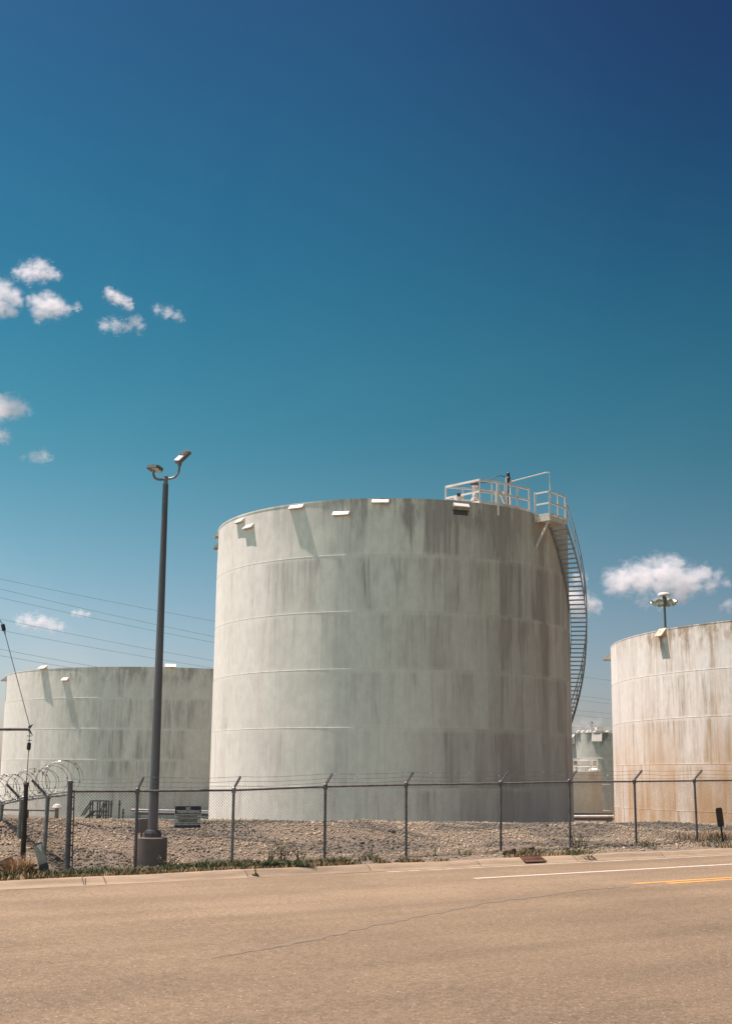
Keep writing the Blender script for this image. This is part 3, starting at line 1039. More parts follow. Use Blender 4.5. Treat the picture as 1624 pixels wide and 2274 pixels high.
# ---- left tank
a1 = bearing(3, 1700); am = bearing(368, 1700)
half = am - a1; sn = math.sin(half)
LDN = 98.5
LR = LDN * sn / (1 - sn)
LC = (math.sin(am) * (LDN + LR), math.cos(am) * (LDN + LR))
LZT = at(370, 1481.5, LDN * math.cos(am)).z
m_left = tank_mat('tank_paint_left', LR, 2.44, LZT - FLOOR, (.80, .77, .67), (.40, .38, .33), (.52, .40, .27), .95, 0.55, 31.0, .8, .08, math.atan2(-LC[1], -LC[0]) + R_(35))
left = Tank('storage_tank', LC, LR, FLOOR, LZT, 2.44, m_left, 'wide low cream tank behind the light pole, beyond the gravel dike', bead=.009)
for (x, y) in ((97, 1488.5), (378, 1475)):
    ph, _ = left.phi_of(x, 1495)
    left.hood(phi=ph, z=LZT + .28, w=.85, h=.26, p=.34)
left.hood(146, 1503.5, w=.62, h=.26, p=.22)
left.hood(phi=-80.5, z=LZT - .05, w=.85, h=.4, p=.5)

# ---- right tank, streaked with rust
RR = 20.9
RC = (39.7, 90.9)
phq = None
RZT = at(1624, 1378, 78.0).z
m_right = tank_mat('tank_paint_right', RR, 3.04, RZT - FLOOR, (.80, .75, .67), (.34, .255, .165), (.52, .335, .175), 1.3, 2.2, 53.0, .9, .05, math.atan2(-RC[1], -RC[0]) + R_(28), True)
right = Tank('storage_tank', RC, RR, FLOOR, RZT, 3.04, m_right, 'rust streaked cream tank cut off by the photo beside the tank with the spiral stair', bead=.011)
M['rust_hood'] = weathered('rust_stained_paint', (.62, .50, .38), (.42, .24, .12), .6, 0, 3, .9)
right.hood(1469, 1395, w=.85, h=.55, p=.42, m=M['rust_hood'], label='rust stained vent hood')
right.hood(phi=-78.0, z=RZT - .35, w=1.0, h=.55, p=.6)

# ---- two small tanks in the gap
DK = (.15, .165, .15)
zc = 120.0
c4 = at(1349, 1700, zc)
R4 = 78 / F * zc * .985
Z4 = at(1349, 1626, zc - R4).z
m4 = tank_mat('tank_paint_far', R4, 2.44, Z4 - FLOOR, (.52, .53, .46), (.10, .115, .105), (.3, .24, .17), 1.25, 0.15, 71.0, 1.1)
far_t = Tank('storage_tank', (c4.x, c4.y), R4, FLOOR, Z4, 2.44, m4, 'dark stained small tank with roof vent, far back in the gap', bead=.03, seg=96)
far_t.hood(phi=far_t.phi_of(1324, 1640)[0], z=Z4 - .02, w=1.0, h=.8, p=.10)
far_t.hood(phi=-74, z=Z4 - .1, w=1.3, h=.9, p=.7)
b = MB()
p0 = at(1311.5, 1627, zc - 1.0)
b.lathe((p0.x, p0.y, Z4 - .1), [(.15, 0), (.15, .95), (.0, .96)], 10)
vt = b.build('vent_pipe', M['white'], far_t.root)
b = MB(); b.lathe((p0.x, p0.y, Z4 + .95), [(.0, 0), (.30, .0), (.04, .2), (0, .2)], 10)
b.build('vent_cap', M['heat_sink'], vt)
b = MB(); p0 = at(1339, 1625, zc - .6)
b.box((p0.x, p0.y, Z4 + .38), (1.5, 1.2, .45)); b.box((p0.x - .9, p0.y, Z4 + .2), (.7, .5, .25)); b.box((p0.x, p0.y, Z4 + .1), (1.2, 1.0, .3))
b.build('roof_hatch', M['white'], far_t.root)
for xx in (1283, 1293, 1304, 1319, 1347):
    b = MB()
    pp = at(xx, 1627, zc - 1.5); b.lathe((pp.x, pp.y, Z4 - .05), [(.22, 0), (.2, .22), (0, .3)], 8)
    b.build('roof_fitting', M['white'], far_t.root)

zc5 = 108.0
R5 = 4.0
c5 = at(1334, 1760, zc5); c5x = c5.x - R5
Z5 = at(1290, 1712.5, zc5 - R5 * .9).z
m5 = tank_mat('tank_paint_low', R5, 2.44, Z5 - FLOOR, (.54, .55, .48), (.14, .14, .12), (.3, .24, .17), 0.7, 0.1, 91.0, .5)
low = Tank('storage_tank', (c5x, zc5), R5, FLOOR, Z5, 2.44, m5, 'short low tank with white railing on top, half hidden by the large tank', bead=.03, seg=80)
b = MB()
rr5 = [(c5x + R5 * .93 * math.cos(a), zc5 + R5 * .93 * math.sin(a), Z5) for a in [R_(k) for k in (-150, -110, -75, -45, -22, 0, 20, 45, 80)]]
rr5 = [Vector(p) for p in rr5]
for p in rr5[2:]: b.bar(p, p + Vector((0, 0, 1.05)), .09, .09)
for hz in (1.05, .5):
    for a, c in zip(rr5[:-1], rr5[1:]):
        b.bar(a + Vector((0, 0, hz)), c + Vector((0, 0, hz)), .06, .10)
b.build('roof_railing', M['rail'], low.root)
b = MB(); pp = rr5[4] + Vector((-.2, .4, 0))
b.lathe(pp, [(.5, 0), (.5, .18), (.3, .3), (0, .32)], 14)
b.build('roof_hatch', M['white'], low.root)

# dike wall and white pipe in the gap, rusty skid on the floor
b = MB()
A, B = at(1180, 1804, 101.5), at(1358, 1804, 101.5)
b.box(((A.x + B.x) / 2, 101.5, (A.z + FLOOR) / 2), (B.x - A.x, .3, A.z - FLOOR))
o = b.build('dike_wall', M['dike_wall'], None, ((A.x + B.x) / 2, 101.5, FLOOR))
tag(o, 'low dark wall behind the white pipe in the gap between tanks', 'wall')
pp = at(1190, 1813, 99); pq = at(1361, 1812.2, 99)
rt = thing('pipeline', ((pp.x + pq.x) / 2, 99, FLOOR), 'white pipeline on low supports across the gap between the tanks', 'pipe')
b = MB(); b.tube([pp, pq], .10, 10); b.build('pipe', M['white'], rt)
for k in (.12, .40, .68, .95):
    b = MB(); c = pp.lerp(pq, k); b.box((c.x, c.y, (c.z - .12 + FLOOR) / 2), (.2, .2, c.z - .12 - FLOOR)); b.build('support', M['conc'], rt)
b = MB()
c = at(1336, 1829, 70); zt = at(1336, 1823, 70).z
c.z = zt - .3
b.box((c.x, c.y, c.z + .12), (.62, .5, .12)); b.box((c.x - .2, c.y - .1, c.z), (.14, .14, .5)); b.box((c.x + .2, c.y - .1, c.z - .02), (.2, .2, .45))
b.box((c.x + .05, c.y + .15, c.z - .05), (.35, .3, .2)); b.box((c.x - .27, c.y, c.z + .22), (.08, .4, .1)); b.box((c.x + .27, c.y, c.z + .24), (.08, .4, .14))
b.box((c.x, c.y, (c.z + FLOOR) / 2 - .1), (.5, .4, c.z - FLOOR - .1))
o = b.build('pipe_skid', M['rust'], None, (c.x, c.y, FLOOR))
tag(o, 'small rusty steel skid on the ground between the two front tanks', 'skid')

# ------------------------------------------------------------------ left tank foot: crossover stair, pipes
ZQ = 92.0
b = MB()
def gp(x, y): return at(x, y, ZQ)
st_root = thing('crossover_stair', (gp(215, 1815).x, ZQ, FLOOR), 'dark steel crossover stair with railings at the foot of the left tank', 'stairs')
fr = MB()
zt = gp(215, 1778).z
xs = [gp(x, 1800).x for x in (203, 219, 233, 239)]
for yy in (ZQ - .4, ZQ + .4):
    for x in xs: fr.bar((x, yy, FLOOR), (x, yy, zt), .09, .09)
    fr.bar((xs[0], yy, zt), (xs[-1], yy, zt), .08, .08)
    fr.bar((xs[0], yy, zt - .75), (xs[-1], yy, zt - .75), .07, .07)
    fr.bar((xs[2], yy, zt - .1), (xs[1], yy, FLOOR), .09, .09)
for x in xs: fr.bar((x, ZQ - .4, zt - .8), (x, ZQ + .4, zt - .8), .07, .07)
fr.build('frame', M['pipe_dark'], st_root)
fr = MB(); xl = gp(184, 1800).x
for yy in (ZQ - .4, ZQ + .4):
    fr.bar((xs[0], yy, zt - .1), (xl, yy, FLOOR + .3), .09, .09); fr.bar((xs[0] + .2, yy, zt - .75), (xl + .2, yy, FLOOR), .12, .12)
for k in range(5):
    t = (k + .5) / 5
    fr.box((xs[0] + .2 + (xl - xs[0]) * t, ZQ, zt - .75 + (FLOOR - zt + .75) * t), (.22, .75, .04))
fr.build('flight', M['pipe_dark'], st_root)
fr = MB(); fr.box(((xs[0] + xs[-1]) / 2, ZQ, zt - 1.05), (xs[-1] - xs[0], .8, .05)); fr.build('landing', M['pipe_dark'], st_root)

def pipe_run(name, pts, r, m, label, posts=(), cat='pipe'):
    P = [Vector(p) for p in pts]
    root = thing(name, (P[0].x, P[0].y, FLOOR), label, cat)
    b = MB(); b.tube(P, r, 10); b.build('pipe', m, root)
    for k in posts:
        c = P[0].lerp(P[-1], k); b = MB(); b.bar((c.x, c.y, FLOOR), (c.x, c.y, c.z - r), .12, .12); b.build('support', m, root)
    return root
pipe_run('pipeline', [at(292, 1798.5, 90), at(490, 1803, 90)], .10, M['galv'], 'upper grey pipe behind the light pole at the left tank foot', (.1, .5, .9))
pipe_run('pipeline', [at(300, 1804.5, 89), at(490, 1808, 89)], .13, M['pipe_dark'], 'dark lower pipe running below the grey pipe toward the large tank', (.2, .6, .95))
pipe_run('pipeline', [at(-20, 1797.3, 84), at(130, 1800, 84)], .05, M['rust'], 'thin brown pipe crossing low in front of the left tank', (.1, .55, .99))
for (x, y, lab) in ((248, 1777, 'taller dark post right of the crossover stair'), (266, 1776.5, 'slim dark post halfway between crossover stair and light pole'), (274, 1796, 'short dark stub post nearest the pipes behind the light pole')):
    p = at(x, y, 91)
    b = MB(); b.bar((p.x, p.y, FLOOR), p, .11, .11); b.box((p.x, p.y, p.z - .3), (.16, .16, .12))
    tag(b.build('pipe_post', M['pipe_dark'], None, (p.x, p.y, FLOOR)), lab, 'post', 'posts at the left tank foot')
p = at(127, 1792, 83)
rt = thing('vent_stack', (p.x, p.y, FLOOR), 'pale pipe stack with white hood in front of the left tank', 'vent')
b = MB(); b.lathe((p.x, p.y, FLOOR), [(.13, 0), (.13, p.z - FLOOR), (0, p.z - FLOOR)], 10); b.build('stack', M['tan_box'], rt)
b = MB(); b.lathe((p.x, p.y, p.z - .08), [(.34, 0), (.36, .05), (.25, .22), (.1, .3), (0, .31)], 14); b.build('hood', M['white'], rt)
p = at(20, 1817, 60)
b = MB(); b.box((p.x - 1, p.y, p.z - .1), (4.4, 1.2, .10)); b.box((p.x - 1, p.y + .1, p.z - 1.2), (3.6, .8, 2.0))
tag(b.build('concrete_block', M['conc'], None, (p.x - 1, p.y, FLOOR)), 'pale flat topped slab behind the dike at the left fence', 'slab')

# ------------------------------------------------------------------ front chain link fence
POSTS = [(155, 1757, None), (305.5, 1756.5, (314.5, 1733)), (519, 1754.5, (525, 1732)), (722, 1746.5, (729.5, 1724)), (901, 1742.3, (910, 1719.7)),
         (1110.5, 1739.5, (1119.4, 1720)), (1262.5, 1736, (1271.6, 1719.4)), (1407, 1735, (1416, 1717)), (1540, 1733.5, (1552, 1715)), (1695, 1732, (1708, 1714)), (1850, 1730, (1863, 1712))]
PB_ = [152, 302, 515, 720.5, 901, 1110.5, 1265, 1412, 1548, 1705, 1862]
fp = []
for (xt, yt, arm), xb in zip(POSTS, PB_):
    top = at_w(xt, yt, FW); 
    s, _ = to_sw(top)
    bz = tz(s, FW)
    pb = at_w(xb, 1890, FW)
    fp.append((top, Vector((pb.x, pb.y, bz)), arm))
fence = thing('chain_link_fence', fp[0][1], 'long chain link fence with barbed wire running along the road verge', 'fence')
tops = [t for t, _, _ in fp]
for i, (t, b0, arm) in enumerate(fp):
    b = MB()
    if i == 0:
        tt = at_w(156.5, 1735, FW)
        b.tube([b0 - Vector((0, 0, .3)), tt], .055, 12)
        b.lathe(tt, [(.062, -.03), (.062, .01), (.03, .03), (0, .032)], 12)
        po = b.build('post', M['dark_galv'], fence)
        po['label'] = 'thick dark corner post'
        tb = MB(); off = D * .10
        tb.bar(b0 + off + Vector((0, 0, .05)), t + off, .02, .02)
        for k in range(7):
            c = b0.lerp(t, .06 + k * .145)
            tb.tube([c - D * .02, c + off], .02, 6)
        tb.build('tension_bar', M['dark_galv'], po)
    else:
        m_ = M['dark_galv'] if i not in (2,) else M['galv']
        b.tube([b0 - Vector((0, 0, .3)), t + Vector((0, 0, .02))], .033, 10)
        b.lathe(t, [(.05, -.06), (.05, .05), (.02, .08), (0, .08)], 10)
        po = b.build('post', m_, fence)
        a = MB(); tip = t - N * .30 + Vector((0, 0, .30))
        a.bar(t + Vector((0, 0, .04)), tip, .03, .05)
        a.build('barb_arm', M['dark_galv'], po)
b = MB()
b.tube([t - Vector((0, 0, .0)) for t in tops], .024, 8)
b.build('top_rail', M['dark_galv'], fence)

def barbed(line, name, parent, m, r=.0035, barbs=.13):
    b = MB()
    P = []
    for a, c in zip(line[:-1], line[1:]):
        for k in range(5):
            t = k / 5
            p = a.lerp(c, t); p.z -= .03 * 4 * t * (1 - t) * random.uniform(.6, 1.3)
            P.append(p)
    P.append(line[-1])
    b.tube(P, r, 4, False)
    for a, c in zip(P[:-1], P[1:]):
        L = (c - a).length; n = int(L / barbs)
        for k in range(n):
            p = a.lerp(c, (k + .5) / n)
            u = Vector((random.uniform(-1, 1), random.uniform(-1, 1), random.uniform(-1, 1))).normalized() * .022
            b.add([p - u, p + u, p + Vector((.004, .004, .006))], [(0, 1, 2)])
    return b.build(name, m, parent)
for k in (1.0, .66, .33):
    ln = [tops[0] + Vector((0, 0, .05 + .2 * k))] + [t + (Vector((0, 0, .30)) - N * .30) * k for t in tops[1:]]
    barbed(ln, 'barbed_wire', fence, M['wire'])

def chain_mesh(P, name, parent, m, pitch=.072, r=.0024):
    """P: list of (top, bottom) stations. diagonal wires in both directions."""
    b = MB()
    L = [0]
    for (a, _), (c, _) in zip(P[:-1], P[1:]):
        L.append(L[-1] + math.hypot(c.x - a.x, c.y - a.y))
    tot = L[-1]
    def pt(l, v):
        l = min(max(l, 0), tot)
        i = 0
        while i < len(L) - 2 and l > L[i + 1]: i += 1
        t = (l - L[i]) / (L[i + 1] - L[i])
        tp = P[i][0].lerp(P[i + 1][0], t) + Vector((0, 0, .035)); bt = P[i][1].lerp(P[i + 1][1], t) + Vector((0, 0, .03))
        return bt.lerp(tp, v)
    hgt = 1.75
    nl = int((tot + hgt) / pitch) + 1
    for sgn in (1, -1):
        for k in range(-int(hgt / pitch) - 1, nl):
            l0 = k * pitch
            a0, a1 = (l0, l0 + hgt) if sgn > 0 else (l0 + hgt, l0)
            # clip on the ends
            v0, v1 = 0.0, 1.0
            def vat(l): return (l - a0) / (a1 - a0)
            lo, hi = min(a0, a1), max(a0, a1)
            if hi <= 0 or lo >= tot: continue
            cl, ch = max(lo, 0), min(hi, tot)
            va, vb = sorted((vat(cl), vat(ch)))
            if vb - va < .02: continue
            pts = [pt(a0 + (a1 - a0) * (va + (vb - va) * j / 3), va + (vb - va) * j / 3) for j in range(4)]
            o = (D.cross(Vector((0, 0, 1)))) * (.003 * sgn)
            b.tube([p + o for p in pts], r, 3, False, False)
    return b.build(name, m, parent)
chain_mesh([(t, Vector((t.x, t.y, bb.z))) for t, bb, _ in fp], 'chain_mesh', fence, M['mesh_wire'])

# ------------------------------------------------------------------ side fence with razor coil
SP = [(107, 1769, 27.3), (48.5, 1776, 28.7), (5.5, 1785, 30.0), (-48, 1795, 31.2)]
sroot = thing('chain_link_fence', at(107, 1900, 27.3), 'short side fence with razor wire coil left of the corner post', 'fence')
stp = []
for i, (x, y, Y) in enumerate(SP):
    t = at(x, y, Y); s, w = to_sw(t)
    bz = tz(s, w); bt = Vector((t.x - .02, t.y, bz))
    stp.append((t, bt))
    b = MB(); b.tube([bt - Vector((0, 0, .25)), t + Vector((0, 0, .03))], .045, 10); b.lathe(t, [(.058, -.05), (.058, .05), (0, .07)], 10)
    po = b.build('post', M['galv'], sroot)
    a = MB(); tip = t + Vector((-.36, -.05, .36)); a.bar(t, tip, .035, .055); a.build('barb_arm', M['dark_galv'], po)
c0 = at_w(157, 1763, FW)
line = [c0] + [t for t, _ in stp]
b = MB(); b.tube(line, .026, 8); b.build('top_rail', M['galv'], sroot)
b = MB(); b.tube([p + Vector((-.0, 0, .05)) for p in line], .012, 5)
b.build('tension_wire', M['wire'], sroot)
chain_mesh([(c0, fp[0][1])] + stp, 'chain_mesh', sroot, M['mesh_wire'], .072, .0018)
rz = MB()
path = [c0 + Vector((-.12, .1, .34))] + [t + Vector((-.20, 0, .29)) for t, _ in stp]
acc = [0]
for a, c in zip(path[:-1], path[1:]): acc.append(acc[-1] + (c - a).length)
turns = 19; n = turns * 22
pts = []
for i in range(n + 1):
    l = acc[-1] * i / n
    j = 0
    while j < len(acc) - 2 and l > acc[j + 1]: j += 1
    t = (l - acc[j]) / (acc[j + 1] - acc[j])
    c = path[j].lerp(path[j + 1], t)
    dr = (path[j + 1] - path[j]).normalized(); sd = dr.cross(Vector((0, 0, 1))).normalized()
    an = 2 * math.pi * i / 22 + .25 * math.sin(i * .13)
    rr = .33 + .03 * math.sin(i * .05) + .04 * math.exp(-l / .8)
    pts.append(c + sd * math.cos(an) * rr + Vector((0, 0, 1)) * math.sin(an) * rr * .98 + dr * .10 * math.sin(an * .5 + .6))
rz.tube(pts, .0055, 5, True)
for i in range(0, n, 3):
    p = pts[i]; d = (pts[i + 1] - pts[i]).normalized(); u = d.cross(Vector((random.uniform(-1, 1), random.uniform(-1, 1), .4))).normalized()
    rz.add([p - d * .03, p + u * .022, p + d * .03, p - u * .022], [(0, 1, 2, 3)])
rz.build('razor_coil', M['bright_wire'], sroot)
for k in (.5, .95):
    barbed([c0 + Vector((-.02, 0, .25 * k + .05))] + [t + Vector((-.36, -.05, .36)) * k for t, _ in stp], 'barbed_wire', sroot, M['wire'])

# ------------------------------------------------------------------ no trespassing sign on the fence
def text_part(txt, name, parent, origin_w, ux, m, size, align='CENTER', squash=1.0, bold=0.0, maxw=None):
    cu = bpy.data.curves.new('t', 'FONT')
    cu.body = txt; cu.size = size; cu.align_x = align; cu.align_y = 'CENTER'
    cu.offset = bold; cu.extrude = 0.0008; cu.resolution_u = 3
    o = bpy.data.objects.new('t', cu)
    COL.objects.link(o)
    dg = bpy.context.evaluated_depsgraph_get()
    me = bpy.data.meshes.new_from_object(o.evaluated_get(dg))
    bpy.data.objects.remove(o)
    co = [v.co.copy() for v in me.vertices]
    wd_ = max(c.x for c in co) - min(c.x for c in co)
    kx = squash if maxw is None else maxw / wd_
    uz = Vector((0, 0, 1)); un = ux.cross(uz)
    b = MB()
    b.add([origin_w + ux * (c.x * kx) + uz * c.y + un * (c.z + .0012) for c in co], [tuple(p.vertices) for p in me.polygons])
    return b.build(name, m, parent)

FWs = FW - .045
sTL, sTR, sBL = at_w(388.5, 1790, FWs), at_w(447, 1790.5, FWs), at_w(388, 1838.5, FWs)
ux = Vector((sTR.x - sTL.x, sTR.y - sTL.y, 0)); SWD = ux.length; ux.normalize()
SHT = sTL.z - sBL.z
un = ux.cross(Vector((0, 0, 1)))
sc = (sTL + sTR) / 2; sc.z = sTL.z - SHT / 2
sign = thing('no_trespassing_sign', sc - Vector((0, 0, SHT / 2)), 'dark no trespassing sign with pale lettering wired to the front fence', 'sign')
def rrect(w, h, r, c, z0, th, n=5):
    poly = []
    for cx_, cy_, a0 in ((w / 2 - r, h / 2 - r, 0), (-w / 2 + r, h / 2 - r, 90), (-w / 2 + r, -h / 2 + r, 180), (w / 2 - r, -h / 2 + r, 270)):
        for k in range(n):
            a = R_(a0 + 90 * k / (n - 1)); poly.append((cx_ + r * math.cos(a), cy_ + r * math.sin(a)))
    return [c + ux * p[0] + Vector((0, 0, p[1])) + un * z0 for p in poly]
b = MB(); b.prism(rrect(SWD, SHT, .02, sc, 0, 0), un * .004); panel = b.build('panel', M['sign_face'], sign)
hh = SHT * .355
b = MB(); c = sc + Vector((0, 0, SHT / 2 - hh / 2)); b.prism(rrect(SWD * .985, hh, .015, c, .0045, 0), un * .001); b.build('header_band', M['navy'], panel)
fh = SHT * .135
b = MB(); c = sc - Vector((0, 0, SHT / 2 - fh / 2)); b.prism(rrect(SWD * .985, fh, .015, c, .0045, 0), un * .001); b.build('footer_band', M['navy'], panel)
zt_ = sc.z + SHT / 2
def line_at(fr, txt, sz, m, mw, name='lettering', bold=.0):
    o_ = Vector((sc.x, sc.y, zt_ - SHT * fr)) + un * .006
    return text_part(txt, name, panel, o_, ux, m, SHT * sz, bold=bold, maxw=SWD * mw)
line_at(.115, 'NO', .185, M['sign_pale'], .175, bold=.004)
line_at(.255, 'TRESPASSING', .175, M['sign_pale'], .90, bold=.004)
for fr, tx, mw in ((.415, 'ACCESS TO THIS FACILITY IS LIMITED TO', .95), (.475, 'AUTHORIZED PERSONNEL ONLY', .74), (.545, 'WARNING: NO SMOKING OR OPEN FLAMES', .95),
                   (.62, 'PHOTOGRAPHING OR OTHERWISE', .78), (.675, 'RECORDING THIS FACILITY OR', .70), (.728, 'ITS OPERATIONS IS PROHIBITED', .74), (.81, 'AREA IS SUBJECT TO VIDEO MONITORING', .96)):
    line_at(fr, tx, .062, M['sign_dark'], mw, bold=.0012)
line_at(.905, 'TO REPORT AN INCIDENT CALL', .055, M['sign_faded'], .78, bold=.001)
b = MB()
for k in (-.45, .45):
    for v in (.46, -.46):
        b.lathe(sc + ux * (SWD * k) + Vector((0, 0, SHT * v)), [(.012, -.003), (.012, .003), (0, .004)], 8, True, Matrix((ux, Vector((0, 0, 1)), un)).transposed())
b.build('bolt', M['galv'], panel)

# ------------------------------------------------------------------ light pole
LY = 27.6
pb = at(339, 1850, LY)
s_, w_ = to_sw(pb)
gz = tz(s_, w_)
zc_ = at(339, 1859, LY).z
lp = thing('light_pole', (pb.x, pb.y, gz), 'tall grey light pole with two floodlights on a round concrete footing', 'light pole')
pr_ = 32.5 / F * LY
b = MB(); b.lathe((pb.x, pb.y, 0), [(pr_, gz - .5), (pr_, zc_ - .02), (pr_ - .02, zc_), (.0, zc_)], 40); b.build('footing', M['conc'], lp)
b = MB()
zb = at(339, 1846, LY).z
b.lathe((pb.x, pb.y, 0), [(.0, zc_ + .001), (.20, zc_ + .001), (.20, zc_ + .09), (.17, zc_ + .15), (.11, zc_ + .17)], 8, False)
b.build('base_cover', M['black'], lp)
pt_ = at(367.8, 1075, LY)
ptop = Vector((pb.x + .05, pb.y + .02, pt_.z))
lean = Vector((pt_.x - pb.x, 0, 0))
pe = Vector((pt_.x, pb.y, pt_.z))
zsl = at(360, 1228, LY).z
b = MB(); b.tube([Vector((pb.x, pb.y, zc_ + .1)), Vector((pb.x, pb.y, zc_ + .1)).lerp(pe, .5), pe], [.112, .088, .064], 18)
b.build('pole', M['pole'], lp)
ptp = at(368.2, 1058, LY)
b = MB(); b.tube([pe - Vector((0, 0, .02)), Vector((pe.x, pe.y, ptp.z))], .052, 14); b.build('tenon', M['galv'], lp)
def spl(P, n=7):
    P = [Vector(p) for p in P]
    out = []
    for i in range(len(P) - 1):
        p0 = P[max(i - 1, 0)]; p1 = P[i]; p2 = P[i + 1]; p3 = P[min(i + 2, len(P) - 1)]
        for k in range(n):
            t = k / n
            out.append(.5 * ((2 * p1) + (-p0 + p2) * t + (2 * p0 - 5 * p1 + 4 * p2 - p3) * t * t + (-p0 + 3 * p1 - 3 * p2 + p3) * t ** 3))
    out.append(P[-1])
    return out
def A_(x, y, dy=0.0): return at(x, y, LY + dy)
armR = spl([A_(369, 1063), A_(380, 1062), A_(389, 1058.5), A_(396, 1049), A_(398.2, 1038), A_(398.6, 1031)])
armL = spl([A_(367, 1063.5), A_(355, 1065, -.03), A_(346, 1062.5, -.06), A_(341.5, 1056, -.08), A_(340.5, 1049, -.09), A_(340.3, 1044, -.09)])
b = MB(); b.tube(armR, .028, 10); b.tube([A_(398.4, 1034), A_(399.6, 1024)], [.045, .05], 10); aR = b.build('arm', M['galv'], lp)
b = MB(); b.tube(armL, .028, 10); aL = b.build('arm', M['galv'], lp)
# right floodlight: a flat housing tipped steeply, its sunlit back to the left
la = Vector((.60, .30, .74)).normalized()
ln_ = Vector((-.62, -.66, .40)); ln_ = (ln_ - la * ln_.dot(la)).normalized(); lb = la.cross(ln_)
rotR = Matrix((lb, la, ln_)).transposed()
cR = A_(405.5, 1014.5)
b = MB()
def bevbox(b, c, sz, rot, ch):
    x, y, z = [k / 2 for k in sz]
    prof = [(-x, -y + ch), (-x + ch, -y), (x - ch, -y), (x, -y + ch), (x, y - ch), (x - ch, y), (-x + ch, y), (-x, y - ch)]
    b.prism([c + rot @ Vector((p[0], p[1], -z)) for p in prof], rot @ Vector((0, 0, sz[2])))
bevbox(b, cR, (.25, .40, .085), rotR, .035)
fl = b.build('floodlight', M['lamp'], lp)
b = MB(); b.box(cR + rotR @ Vector((0, -.095, .046)), (.20, .165, .012), rotR); b.build('driver_cover', M['lamp_pale'], fl)
b = MB()
for k in range(7): b.box(cR + rotR @ Vector((-.09 + .03 * k, .09, .052)), (.014, .17, .02), rotR)
b.build('heat_sink', M['heat_sink'], fl)
b = MB(); b.box(cR + rotR @ Vector((0, .05, -.046)), (.20, .24, .01), rotR); b.build('lens', M['lens'], fl)
# left floodlight: seen from below and edge on
la2 = Vector((.86, -.46, -.12)).normalized(); ln2 = Vector((.10, -.30, -.95)); ln2 = (ln2 - la2 * ln2.dot(la2)).normalized()
lb2 = la2.cross(ln2); rotL = Matrix((lb2, la2, ln2)).transposed()
cL = A_(344, 1040, -.1)
b = MB(); bevbox(b, cL, (.26, .36, .075), rotL, .05); b.lathe(A_(340.5, 1036, -.1), [(.0, -.02), (.032, -.02), (.032, .05), (0, .06)], 10)
fl2 = b.build('floodlight', M['lamp'], lp)
b = MB()
for k in (-.5, .5): b.box(cL + rotL @ Vector((.055 * k * 2, .07, .041)), (.095, .17, .01), rotL)
b.build('lens', M['lens'], fl2)
# electrical box on a stub behind the fence post
bx = at(318, 1834, LY + .15)
eb = thing('electrical_box', (bx.x, bx.y, zc_), 'dark and tan electrical box on a stub beside the light pole base', 'box')
wb, hb = 24 / F * LY, 28.5 / F * LY
b = MB(); rb = Matrix.Rotation(R_(38), 3, 'Z'); b.box((bx.x, bx.y, bx.z), (wb * .85, wb * .75, hb), rb); b.box((bx.x, bx.y, bx.z + hb / 2 + .008), (wb * .92, wb * .82, .016), rb)
cs = b.build('cabinet', M['tan_box'], eb)
b = MB(); b.box(Vector((bx.x, bx.y, bx.z)) + rb @ Vector((-wb * .43, 0, 0)), (.012, wb * .68, hb * .94), rb); b.build('door', M['black'], cs)
b = MB(); b.tube([(bx.x - .03, bx.y, zc_ - .02), (bx.x - .03, bx.y, bx.z - hb / 2)], .026, 8); b.build('stub', M['dark_galv'], eb)

# ------------------------------------------------------------------ guy wire, strut and anchor guard on the left
GY = 25.2
gb_ = at(51, 1912, GY); s_, w_ = to_sw(gb_)
gbz = tz(s_, w_)
up_x = -11.8
gt = at(58.5, 1745, GY); st_e = at(66.5, 1619, GY)
up = thing('utility_pole', (up_x, GY - .2, 0.0), 'guy wire with black insulators, horizontal strut and dark anchor pipe at the left edge', 'utility pole')
b = MB(); b.tube([(up_x, GY - .2, -.2), (up_x, GY - .2, 5.5), (up_x, GY - .2, 11.5)], [.16, .14, .11], 14); b.build('pole', M['wood'], up)
b = MB(); b.tube([st_e, Vector((up_x + .1, GY - .2, st_e.z - .04))], .033, 10)
e_ = st_e
b.prism([e_ + Vector((-.02, -.02, -.05)), e_ + Vector((.07, -.02, -.13)), e_ + Vector((.0, -.02, .0)), e_ + Vector((.06, -.02, .10)), e_ + Vector((-.03, -.02, .06))], (0, .04, 0))
b.build('strut', M['dark_galv'], up)
w0 = at(-60, 1170, GY); wi = at(8, 1393, GY); wtop = e_ + Vector((.0, 0, .05))
gw = MB(); gw.tube([Vector((up_x + .1, GY - .2, 10.9)), at(5, 1384, GY)], .009, 5); gw.tube([at(9.5, 1401, GY), at(13, 1412, GY), wtop], .008, 5)
gw.tube([at(66, 1626, GY), at(65.7, 1641, GY), at(65.2, 1648, GY)], .008, 5)
gw.tube([at(64.4, 1665, GY), at(62.5, 1690, GY), gt], .009, 5)
for dx in (-1.7, 1.7):
    gw.tube([at(65.5, 1643, GY), at(64.6 + dx, 1652, GY)], .006, 4); gw.tube([at(64.4, 1671, GY), at(64.4 + dx, 1663, GY)], .006, 4)
    gw.tube([at(12.8, 1411, GY), at(10 + dx, 1400, GY)], .006, 4)
guy = gw.build('guy_wire', M['wire'], up)
def insul(c, ax, r=.042, L=.145):
    b = MB(); z = ax.normalized(); x = z.cross(Vector((0, 1, 0))).normalized(); y = z.cross(x)
    b.lathe(c, [(0, -L / 2), (r * .8, -L / 2), (r, -L / 2 + .02), (r, L / 2 - .02), (r * .8, L / 2), (0, L / 2)], 12, True, Matrix((x, y, z)).transposed())
    return b.build('insulator', M['black'], guy)
